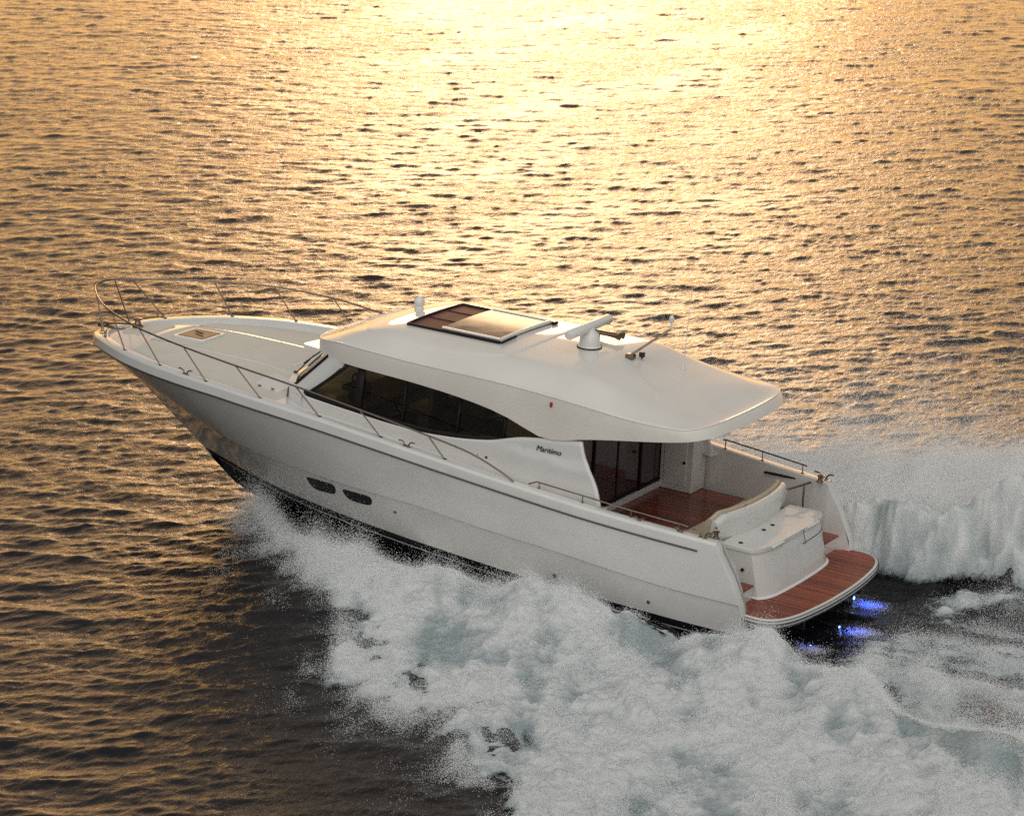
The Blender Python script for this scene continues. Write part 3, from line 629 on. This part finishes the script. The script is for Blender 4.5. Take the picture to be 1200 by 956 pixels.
# sunroof
g = G()
def sheet(x0, x1, y, z0, lift, nx_=10):
    return [[(x, yy, z0(x, yy)+lift) for yy in np.linspace(-y, y, 9)] for x in np.linspace(x0, x1, nx_)]
G().grid(sheet(5.55, 7.42, .86, rz, .012)).out('sunroof', brown, Y_); sr = bpy.data.objects['sunroof']
g = G()
def bar(a, b, w, t): g.tube([Vector((a[0]+(b[0]-a[0])*q, a[1]+(b[1]-a[1])*q, 0))+Vector((0, 0, rz(a[0]+(b[0]-a[0])*q, a[1]+(b[1]-a[1])*q)+t)) for q in np.linspace(0, 1, 9)], w, 6)
for a, b_ in (((7.45, -.9), (7.45, .9)), ((5.5, .9), (7.45, .9)), ((5.5, -.9), (7.45, -.9))): bar(a, b_, .035, .015)
for yy in (-.3, .3, ): bar((6.7, yy), (7.42, yy), .008, .02)
g.out('frame', darkm, sr)
G().grid(sheet(5.55, 6.75, .83, rz, .06)).out('glass_pane', acry, sr)
g = G(); bar((5.52, .84), (6.75, .84), .028, .058); bar((5.52, -.84), (6.75, -.84), .028, .058); bar((5.52, -.84), (5.52, .84), .035, .055); g.out('pane_rim', white, sr)
g = G(); bar((5.44, .45), (5.44, .95), .02, .04); g.out('latch', darkm, sr); g = G(); bar((5.44, -.95), (5.44, -.8), .03, .03); g.out('latch', darkm, sr)
# radar
g = G(); c = (4.2, 0, rz(4.2, 0)-.01); g.lathe([(.21, 0), (.21, .03), (.185, .05), (.18, .18), (.15, .26), (.09, .31), (.07, .36)], c, seg=24); rad = g.out('radar', white, Y_)
a, b_ = Vector((4.22, .72, 4.09)), Vector((4.28, -.80, 4.09)); g = G()
d = (b_-a).normalized(); g.tube([a, a+d*.01, a+d*.04, b_-d*.04, b_-d*.01, b_], [.05, .085, .10, .10, .085, .05], 16, flat=.85); g.out('antenna_bar', white, rad)
G().tube([(4.2, 0, c[2]+.004), (4.2, 0, c[2]+.03)], .225, 24).out('base_ring', darkm, rad)
# horns
hz = rz(4.3, -.7)
for dy_ in (0, -.14):
    g = G(); g.tube([(4.55, -.62+dy_, hz+.10), (4.2, -.60+dy_, hz+.11), (4.02, -.59+dy_, hz+.115), (3.93, -.59+dy_, hz+.12)], [.028, .022, .035, .065], 12); g.tube([(4.45, -.62+dy_, hz-.01), (4.45, -.62+dy_, hz+.09)], .02, 6); g.out('horn', steel, Y_)
# folded antenna mast and whip
hx = (3.36, .0, rz(3.36, 0)); g = G(); g.box((hx[0], hx[1], hx[2]+.04), (.16, .12, .08), bev=.015); mast = g.out('antenna_mast', steel, Y_)
tip = Vector((2.87, -.5, 4.20)); G().tube([Vector(hx)+Vector((0, 0, .06)), tip], .022, 8).out('pole', steel, mast)
g = G(); g.tube([tip, tip+Vector((.0, -.02, .14))], .018, 8); g.lathe([(.03, 0), (.045, .02), (.045, .09), (.02, .12)], tip+Vector((0, -.02, .12))); g.out('anchor_light', white, mast)
g = G(); g.box((hx[0]-.16, hx[1]-.12, hx[2]+.07), (.09, .07, .09), bev=.01); g.tube([(hx[0]-.16, hx[1]-.12, hx[2]-.01), (hx[0]-.16, hx[1]-.12, hx[2]+.06)], .015, 6); g.out('hinge_block', blackpl, mast)
wb = Vector((2.6, -.55, rz(2.6, -.55))); g = G(); g.lathe([(.03, 0), (.03, .05), (.012, .12)], wb); g.tube([wb+Vector((0, 0, .1)), wb+Vector((-.05, -.06, 1.55))], [.009, .004], 6); g.out('whip_antenna', white, Y_)
# searchlight at the front of the roof
sb = (8.05, -.35, rz(8.05, -.35)-.01); g = G(); g.lathe([(.09, 0), (.09, .05), (.05, .08), (.05, .12)], sb); sl = g.out('searchlight', white, Y_)
bm = bmesh.new(); bmesh.ops.create_uvsphere(bm, u_segments=20, v_segments=12, radius=.10); bm.verts.index_update()
G().add([v.co*1.0+Vector((sb[0], sb[1], sb[2]+.15)) for v in bm.verts], [tuple(x.index for x in f.verts) for f in bm.faces]).out('lamp_head', white, sl); bm.free()
g = G(); g.box((3.78, 1.935, 3.2), (.04, .04, .085), bev=.01); g.out('navigation_light', redl, Y_)

# rails
def rail_y(x): return float(np.interp(x, [4, 11, 12, 13, 14, 14.6, 15.05, 15.25], [2.36, 2.40, 2.28, 1.98, 1.40, .98, .52, .26]))
rp = [(4.2, 2.36, 1.84), (4.5, 2.37, 1.98), (5.1, 2.37, 2.17), (5.97, 2.38, 2.31), (7.42, 2.40, 2.50), (8.82, 2.40, 2.66), (10.17, 2.40, 2.79), (11.4, 2.36, 2.91), (12.65, 2.10, 2.98), (13.75, 1.57, 3.0), (14.4, 1.13, 3.01), (14.95, .62, 3.02), (15.22, .28, 3.03), (15.31, 0, 3.03)]
pts = catmull(rp, 6); ptsf = list(pts)+[Vector(mir(p)) for p in pts[-2::-1]]
rail = G().tube(ptsf, .018, 8).out('guard_rail', steel, Y_)
posts = [((14.45, .92), (15.03, .53)), ((13.35, 1.66), (13.80, 1.54)), ((12.12, 2.12), (12.65, 2.10)), ((10.86, 2.36), (11.4, 2.36)), ((9.61, 2.38), (10.17, 2.40)), ((8.28, 2.39), (8.82, 2.40)), ((6.95, 2.39), (7.42, 2.40)), ((5.6, 2.38), (5.97, 2.38)), ((14.95, .42), (15.22, .28))]
for (bx, by), (tx_, ty_) in posts:
    i = min(range(len(pts)), key=lambda k: abs(pts[k].x-tx_)); tp = pts[i]
    for s in (1, -1):
        g = G().tube([(bx, s*by, zg(bx)-.01), (tp.x, s*tp.y, tp.z)], .0135, 8); g.lathe([(.035, 0), (.035, .012), (.015, .02)], (bx, s*by, zg(bx)-.002), seg=10); g.out('stanchion', steel, rail)
# aft handrails
for s in (1, -1):
    hp = [(3.95, s*2.26, zg(3.95)+.02), (3.8, s*2.25, zg(3.8)+.10), (2.9, s*2.22, zg(2.9)+.12), (2.0, s*2.18, zg(2)+.12), (1.0, s*2.12, zg(1)+.12), (.92, s*2.11, zg(.9)+.11)]
    if s < 0: hp = [(2.55, s*2.2, zg(2.5)+.16), (2.5, s*2.2, zg(2.5)+.17), (1.7, s*2.16, zg(1.7)+.17), (.85, s*2.1, zg(.85)+.16), (.80, s*2.1, zg(.8)+.15)]
    hr_ = G().tube(hp, .015, 8).out('handrail', steel, Y_)
    for bx in ((3.75, 2.9, 1.97, 1.08) if s > 0 else (2.5, 1.72, .88)):
        yy = np.interp(bx, [p[0] for p in hp[::-1]], [p[1] for p in hp[::-1]]); zz = np.interp(bx, [p[0] for p in hp[::-1]], [p[2] for p in hp[::-1]])
        g = G().tube([(bx, yy, zg(bx)), (bx, yy, zz)], .010, 6); g.lathe([(.03, 0), (.03, .01), (.012, .018)], (bx, yy, zg(bx)), seg=10); g.out('stanchion', steel, hr_)
# cleats
def cleat(x, y, z, sc=1.0, rz_=0):
    g = G(); R = Matrix.Rotation(rz_, 3, 'Z'); c = Vector((x, y, z))
    def q(p): return c+R @ (Vector(p)*sc)
    for k in (-1, 1):
        g.tube([q(p) for p in catmull([(k*.035, 0, 0), (k*.05, 0, .05), (k*.085, 0, .085), (k*.15, 0, .095), (k*.165, 0, .085)], 4)], .014*sc, 8)
        g.lathe([(.035*sc, 0), (.03*sc, .012), (.01*sc, .02)], q((k*.04, 0, 0)), seg=10)
    g.tube([q((-.045, 0, .03)), q((.045, 0, .03))], .010*sc, 6)
    g.out('cleat', steel, Y_)
cleat(11.4, 2.28, zg(11.4)+.0, 1, -.1); cleat(6.38, 2.42, zg(6.4), 1); cleat(.62, 2.12, zg(.6), 1.15); cleat(1.02, 2.17, zg(1), .7); cleat(1.79, 2.22, zg(1.8), .6)
cleat(14.55, -.88, zg(14.5), 1, .6); cleat(11.0, -2.3, zg(11), 1, .1); cleat(.45, -2.1, zg(.5), 1.15); cleat(6.4, -2.42, zg(6.4), 1)
for s in (1, -1): G().lathe([(.06, 0), (.06, .02), (.035, .04), (.035, .09), (.055, .11), (.055, .13), (.02, .14)], (.45, s*1.95+.02, zg(.45)-.005)).out('capstan', steel, Y_)
# foredeck fittings
def quad(cx, cy, lx, ly, r=.06):
    o = []
    for sx_, sy_, a0 in ((1, 1, 0), (-1, 1, 90), (-1, -1, 180), (1, -1, 270)):
        for a in (0, 30, 60, 90): w = math.radians(a0+a); o.append((cx+sx_*(lx/2-r)+r*math.cos(w), cy+sy_*(ly/2-r)+r*math.sin(w)))
    return o
fh = G().slab(quad(12.88, 0, .78, .74, .08), lambda x, y: dk(x, y)-.02, lambda x, y: dk(x, 0)+.03, .02).out('deck_hatch', gel, Y_)
G().slab(quad(12.88, 0, .62, .58, .05), lambda x, y: dk(x, y), lambda x, y: dk(x, 0)+.036, .004).out('pane', acry, fh)
G().tube([(13.0, -.05, dk(13, 0)+.06), (12.76, .03, dk(12.8, 0)+.06)], .012, 6).out('handle', darkm, fh)
for cx_, cy_ in ((10.02, 1.32), (10.72, -1.12)):
    lh = G().slab(quad(cx_, cy_, .58, .66, .09), lambda x, y: dk(x, y)-.02, lambda x, y: dk(x, y)+.035, .02).out('locker_lid', gel, Y_)
    for dx__, dy_ in ((.15, .34), (-.15, .34)): G().box((cx_+dx__, cy_+dy_*(1 if cy_ > 0 else -1), dk(cx_, cy_+dy_)+.03), (.06, .03, .03), bev=.008).out('hinge', steel, lh)
aw = G().slab(quad(14.12, 0, .75, .85, .12), lambda x, y: dk(x, y)-.02, lambda x, y: dk(x, y)+.012, 0).out('anchor_locker', nonskid, Y_)
g = G().lathe([(.11, 0), (.11, .04), (.07, .06), (.05, .12), (.085, .14), (.085, .17), (.02, .18)], (14.4, .0, dk(14.4, 0))); g.out('windlass', steel, Y_)
g = G(); g.box((15.1, 0, zg(15.1)+.02), (.42, .16, .05), bev=.015); g.tube([(15.3, -.09, zg(15.2)+.05), (15.3, .09, zg(15.2)+.05)], .04, 10); g.out('bow_roller', steel, Y_)
g = G(); g.tube([(14.5, 0, dk(14.5, 0)+.05), (15.0, 0, zg(15)+.07), (15.2, 0, zg(15.2)+.08)], .02, 6); g.out('anchor_chain', rubm, Y_)
for x, y in ((13.9, 1.12), (13.2, 1.45)): pass
# portholes and hull fittings
for s in (1, -1):
    for (A, B, C_, D) in (((8.84, .865), (8.08, .90), (8.17, .66), (8.74, .61)), ((7.93, .865), (7.20, .885), (7.28, .675), (7.84, .645))):
        ctl = []
        Q = [A, B, C_, D]
        for i in range(4):
            p, q_, r_ = np.array(Q[i-1]), np.array(Q[i]), np.array(Q[(i+1) % 4]); k = .125
            a = q_+(p-q_)/np.linalg.norm(p-q_)*k; c2 = q_+(r_-q_)/np.linalg.norm(r_-q_)*k
            for t in (0, .33, .67, 1): ctl.append(a*(1-t)**2+2*q_*t*(1-t)+c2*t*t)
        n_ = len(ctl); g = G(); cen = np.mean(ctl, 0)
        rings_ = []
        for k, dy_ in ((1.06, .004), (1.04, .014), (1.0, .014), (.99, .008)):
            rings_.append([(cen[0]+(p[0]-cen[0])*k, s*(hull_y(cen[0]+(p[0]-cen[0])*k, cen[1]+(p[1]-cen[1])*k)+dy_), cen[1]+(p[1]-cen[1])*k) for p in ctl])
        g.grid(rings_[:3], True); ph = g.out('porthole', darkm, Y_)
        g = G(); rr = [[(cen[0]+(p[0]-cen[0])*k, s*(hull_y(cen[0]+(p[0]-cen[0])*k, cen[1]+(p[1]-cen[1])*k)+.010), cen[1]+(p[1]-cen[1])*k) for p in ctl] for k in (1.01, .6, .2, .01)]
        g.grid(rr, True); g.out('pane', portg, ph)
    for x, z in ((6.72, .70), (3.35, .30), (1.5, .25)): G().lathe([(.03, -.01), (.03, .012), (.015, .016)], (x, s*hull_y(x, z), z), axis=(0, s, 0), seg=12).out('drain_fitting', steel, Y_)
# badge lettering on the port side
fc = bpy.data.curves.new('badge', 'FONT'); fc.body = 'Maritimo'; fc.size = .135; fc.extrude = .004; fc.shear = .25; fc.materials.append(darkm)
bd = bpy.data.objects.new('badge', fc); scene.collection.objects.link(bd); bd.parent = Y_
bd.matrix_local = Matrix(((-1, 0, 0, 4.03), (0, -.08, 1, hy(2.39, 4)+.045), (-.0, 1, .08, 2.34), (0, 0, 0, 1)))
fc2 = fc.copy(); bd2 = bpy.data.objects.new('badge', fc2); scene.collection.objects.link(bd2); bd2.parent = Y_
bd2.name = 'badge'
bd2.matrix_local = Matrix(((1, 0, 0, 3.5), (0, .08, -1, -hy(2.39, 4)-.045), (0, 1, .08, 2.34), (0, 0, 0, 1)))
bpy.context.view_layer.update()
for o_ in (bd, bd2):
    me_ = bpy.data.meshes.new_from_object(o_); n_ = link('lettering', me_, Y_); n_.matrix_local = o_.matrix_local.copy(); bpy.data.objects.remove(o_)
G().lathe([(.045, 0), (.045, .02), (.02, .025)], (5.02, hy(1.98, 5)+.0, 1.99), axis=(0, 1, 0), seg=16).out('filler_cap', steel, Y_)
G().lathe([(.02, 0), (.02, .02), (.01, .025)], (5.2, hy(2.0, 5.2)+.0, 2.02), axis=(0, 1, 0), seg=12).out('filler_cap', steel, Y_)

# cockpit
FZ = .88
cf = G().box((2.22, 0, FZ-.03), (2.6, 4.1, .06)).out('cockpit_floor', teakw, Y_, smooth=False)
bh = G().box((3.56, 0, FZ+.06), (.14, 3.6, .12), bev=.01); bh.box((3.56, 0, 2.95), (.12, 3.6, .4), bev=.01); bh.box((3.56, 1.76, 1.9), (.12, .14, 2.0), bev=.01); bh.box((3.56, -1.78, 1.9), (.12, .12, 2.0), bev=.01)
bh = bh.out('bulkhead', gel, Y_, smooth=False)
for k, yy in enumerate((1.28, .43, -.42, -1.27)):
    d_ = G().box((3.54-.01*(k % 2), yy-.02, 1.9), (.03, .8, 1.78)).out('door_panel', doorgl, Y_, smooth=False)
    g = G(); g.box((3.525-.01*(k % 2), yy+.385, 1.9), (.04, .05, 1.8), bev=.006); g.box((3.52-.01*(k % 2), yy-.02, 1.05), (.04, .8, .05), bev=.006); g.out('frame', darkm, d_)
G().box((3.46, 1.0, FZ+.14), (.03, .10, .05), bev=.008).out('door_catch', steel, Y_)
lk = G().box((3.17, -1.86, 1.50), (.68, .50, 1.24), bev=.03).out('cockpit_locker', gel, Y_)
ld = G().box((3.19, -1.605, 1.46), (.46, .02, .92), bev=.008).out('door', gel, lk)
G().tube([(3.0, -1.592, 1.45), (3.0, -1.575, 1.45)], .03, 10).out('handle', darkm, ld)
for px_, py_ in ((2.75, 1.84), ): G().box((2.72, 1.84, 1.2), (.14, .12, .72), bev=.02).out('coaming_end', gel, Y_)
G().box((1.2, -2.06, 1.46), (.8, .05, .035), rz=.06, bev=.008).out('grab_slot', darkm, Y_)
G().box((3.2, 2.03+.03, 1.60), (.5, .02, .06), bev=.008).out('coaming_slot', brown, Y_)
# aft settee and bait station
def arc(y, z=0): return .60+.22*(abs(y)/1.32)**2.2
ys = np.linspace(-1.32, 1.32, 33)
g = G(); prof = [(.06, 1.20, 0), (.02, 1.35, 0), (0, 1.55, 0), (.015, 1.63, 0), (.05, 1.67, 0), (.10, 1.67, 0), (.12, 1.60, 0), (.14, 1.2, 0)]
def endz(y, z): e = sst(1.32, 1.12, abs(y)); return 1.2+(z-1.2)*(.80+.20*e)
g.grid([[(arc(y)+a-.10+.05, y, endz(y, z)) for y in ys] for a, z, _ in prof])
for e in (0, -1):
    n0 = len(g.v); g.v += [(arc(ys[e])+a-.05, ys[e], endz(ys[e], z)) for a, z, _ in prof]; g.f.append(tuple(range(n0, n0+len(prof))))
sb_ = g.out('settee_shell', gel, Y_)
md = None
g = G(); prof2 = [(.10, 1.0), (.10, 1.62), (.12, 1.69), (.17, 1.71), (.22, 1.66), (.26, 1.3), (.28, 1.0)]
g.grid([[(arc(y)+a-.04, y*.985, endz(y, z) if z > 1.2 else z) for y in ys] for a, z in prof2])
for e in (0, -1):
    n0 = len(g.v); g.v += [(arc(ys[e])+a-.04, ys[e]*.985, endz(ys[e], z) if z > 1.2 else z) for a, z in prof2]; g.f.append(tuple(range(n0, n0+len(prof2))))
for yy in (-.45, .45):
    g.tube([(arc(yy)+a-.04, yy, z+.006) for a, z in prof2[1:5]], .012, 6)
g.out('back_cushion', beige, Y_)
G().box((1.18, 0, 1.0), (.62, 2.5, .26), bev=.02).out('settee_base', gel, Y_)
g = G()
for yy in (-.83, 0, .83): g.box((1.16, yy, 1.18), (.60, .81, .12), bev=.035)
g.out('seat_cushion', beige, Y_)
def bs_sec(z):
    t = (z-.37)/(1.2-.37); xa = -.20+.20*t; cy = 1.31-.03*t; o = []
    for y in np.linspace(-1, 1, 25):
        yy = y*cy; o.append((xa-.06*(1-y*y)+.13*abs(y)**9, yy, z))
    return [(.78, -cy, z)]+o+[(.78, cy, z)]
g = G(); g.grid([bs_sec(z) for z in (.36, .42, .6, .8, 1.0, 1.14)]+[[(p[0]+.01, p[1], p[2]) for p in bs_sec(1.17)]])
bs_ = g.out('bait_station', gel, Y_)
def lid(y0, y1, z=1.175):
    o = []
    for y in np.linspace(y0, y1, 14):
        f = y/1.31; e = .13*abs(f)**9; o.append((-.03-.06*(1-f*f)+e, y))
    return [(.70, y0)]+o+[(.70, y1)]
for y0, y1 in ((-1.3, -.24), (-.225, 1.3)):
    ld = G().slab(lid(y0, y1), 1.16, 1.235, .018).out('lid', gel, bs_); ym = (y0+y1)/2+(.12 if y0 < -1 else .15)
    G().box((-.085, ym, 1.205), (.05, .42, .03), bev=.008).out('handle', white, ld)
def seam(pts, r=.006): G().tube(pts, r, 5).out('seam', darkm, bs_)
seam([(p[0]-.006, p[1], 1.158) for p in bs_sec(1.158)[1:-1]])
seam([(-.106, -.232, 1.235), (-.112, -.232, 1.16), (-.165, -.232, .98)]); seam([(p[0]-.004, p[1], .98) for p in bs_sec(.98)[1:12]])
G().grid([[(p[0]-.03, p[1]*1.02, .392) for p in bs_sec(.39)], [(p[0]-.03, p[1]*1.02, .405) for p in bs_sec(.4)], [(p[0]+.01, p[1]*.99, .43) for p in bs_sec(.43)]]).out('base_flange', white, bs_)
for x, y in ((.42, 1.1), (.42, .25), (.42, -.08)): G().lathe([(.04, 0), (.04, .012), (.02, .016)], (x, y, 1.232), seg=14).out('fitting', darkm, bs_)
G().lathe([(.03, 0), (.03, .02), (.01, .022)], (.25, 1.305, .85), axis=(0, 1, 0), seg=12).out('fitting', darkm, bs_)
G().box((.68, 0, .62), (.6, 3.7, .5)).out('stern_step_base', gel, Y_, smooth=False)
for s in (1, -1):
    G().box((.19, s*1.64, .625), (.38, .60, .03), bev=.008).out('step_tread', teakw, Y_); G().box((.2, s*1.64, .49), (.36, .62, .24), bev=.015).out('step', gel, Y_)
    gt = G().tube([(.80, s*1.30, 1.48), (.72, s*1.45, 1.50), (.62, s*1.92, 1.50)], .022, 8).out('stern_gate', steel, Y_); G().tube([(.66, s*1.75, 1.49), (.66, s*1.75, .95)], .018, 8).out('post', steel, gt)
# swim platform
hp_ = [(-.10, 2.06), (-.28, 2.10), (-.50, 2.10), (-.70, 2.02), (-.85, 1.83), (-.96, 1.50), (-1.03, 1.0), (-1.07, .5), (-1.08, 0)]
pc = catmull([(a, b, 0) for a, b in hp_], 5); po = [(p.x, p.y) for p in pc]+[(p.x, -p.y) for p in pc[-2::-1]]
def ring_p(k, z): return [(-.1+(p[0]+.1)*k if True else 0, p[1]*(1-(1-k)*.55), z) for p in po]
g = G(); rr = [ring_p(.90, .20), ring_p(.97, .21), ring_p(.99, .235), ring_p(1.0, .26), ring_p(.985, .275), ring_p(1.0, .29), ring_p(1.0, .32), ring_p(.985, .335), ring_p(.995, .35), ring_p(.985, .375), ring_p(.95, .38)]
g.grid(rr); n1 = len(po); g.f.append(tuple(range(n1))); g.f.append(tuple(range(10*n1, 11*n1)))
pf = g.out('swim_platform', gel, Y_)
n0 = [(p[0], p[1], .388) for p in ring_p(.945, .388)]; inn_ = [(.12, 2.0, .388)] ; 
g = G(); v = [(.1, n0[0][1]-.14, .388), (-.02, n0[0][1]-.14, .388)]+[(p[0], p[1], p[2]) for p in n0[2:-2]]+[(-.02, n0[-1][1]+.14, .388), (.1, n0[-1][1]+.14, .388)]
g.v += v; g.f.append(tuple(range(len(v)))); g.v += [(p[0], p[1], .37) for p in v]; g.f += [(i, (i+1) % len(v), len(v)+(i+1) % len(v), len(v)+i) for i in range(len(v))]
g.out('teak_deck', teak, pf, smooth=False)
for s in (1, -1): G().box((-.5, s*1.1, .08), (.75, .05, .22), bev=.01).out('bracket', antif, pf)
rp_ = ring_p(1.012, .305)
G().tube([rp_[k] for k in range(2, len(rp_)-2)], .012, 6).out('rub_strip', rubm, pf)
for zz in (.245, .36): G().tube([(p[0], p[1], zz) for p in ring_p(1.0, zz)[2:-2]], .006, 5).out('rub_strip', rubm, pf)
# underwater lights
bl = bpy.data.materials.new('blue lamp'); bl.use_nodes = True; t = bl.node_tree; b = t.nodes['Principled BSDF']; b.inputs['Emission Color'].default_value = (.12, .3, 1, 1); b.inputs['Emission Strength'].default_value = 5; b.inputs['Base Color'].default_value = (.1, .2, .6, 1)
for (x, y, z) in ((-.92, -.20, -.36), (-.92, .93, -.36), (-.55, -1.55, -.30)):
    u = G().lathe([(.05, 0), (.05, .05), (.035, .06)], (x+.05, y, z), axis=(-1, 0, 0), seg=14).out('underwater_light', antif, Y_)
    G().lathe([(.03, 0), (.03, .008)], (x-.012, y, z), axis=(-1, 0, 0), seg=12).out('lens', bl, u)
    G().tube([(x+.05, y, z), (-.2, y, -.3)], .03, 8).out('bracket', antif, u)
for (x, y, z), tg, e in (((-.35, -1.15, .12), (-1.0, -1.35, -.3), 170), ((-.5, .1, .10), (-1.5, .15, -.3), 150), ((-.35, 1.0, .1), (-1.15, 1.3, -.3), 110)):
    l = bpy.data.lights.new('underwater_glow', 'SPOT'); l.energy = e; l.color = (0, .07, 1); l.shadow_soft_size = .04; l.spot_size = math.radians(30); l.spot_blend = 1
    o = bpy.data.objects.new('underwater_glow', l); scene.collection.objects.link(o); o.parent = Y_; o.location = (x, y, z)
    o.rotation_euler = (Vector(tg)-Vector((x, y, z))).to_track_quat('-Z', 'Y').to_euler()

# interior
dashm = mat('tan dashboard', (.42, .33, .20), .5, vary=.25, vscale=5)
sf = G().box((6.2, 0, 1.35), (5.2, 3.6, .06)).out('saloon_floor', interior, Y_, smooth=False)
G().box((9.0, 0, 2.12), (1.0, 3.2, .5), bev=.06).out('dashboard', dashm, Y_)
def seatobj(name, x, y, w, h0=1.38, mt=beige):
    s_ = G().box((x, y, h0+.55), (.5, w, .14), bev=.04).out(name, mt, Y_); G().box((x-.24, y, h0+.95), (.12, w, .75), bev=.04).out('backrest', mt, s_); G().box((x, y, h0+.25), (.25, w*.5, .5), bev=.02).out('pedestal', interior, s_)
seatobj('helm_seat', 7.5, -.75, .55, 1.45, interior); seatobj('helm_seat', 7.5, .1, .55, 1.45, interior)
bm = bmesh.new()
wheel = []
cw = Vector((8.42, .95, 2.48)); axis = Vector((-.8, 0, .6)); q = Vector((0, 0, 1)).rotation_difference(axis)
g = G(); g.tube([cw+q @ Vector((.19*math.cos(w), .19*math.sin(w), 0)) for w in [2*math.pi*k/24 for k in range(25)]], .018, 6, cap=False)
for k in range(3): g.tube([cw, cw+q @ Vector((.19*math.cos(k*2.1), .19*math.sin(k*2.1), 0))], .014, 6)
g.tube([cw, cw-axis*.2], .03, 6); g.out('steering_wheel', blackpl, Y_); bm.free()
G().box((8.5, .95, 2.32), (.35, .5, .28), bev=.05).out('helm_console', blackpl, Y_)
G().box((5.5, -1.35, 1.75), (2.0, .6, .75), bev=.05).out('sofa', beige, Y_); G().box((5.2, 1.3, 1.72), (1.8, .6, .7), bev=.05).out('galley_unit', interior, Y_)
G().box((5.6, -.55, 2.06), (1.1, .75, .04), bev=.01).out('saloon_table', dashm, Y_)
G().box((6.9, -1.0, 2.2), (.5, .9, .8), bev=.03).out('cabinet', interior, Y_)
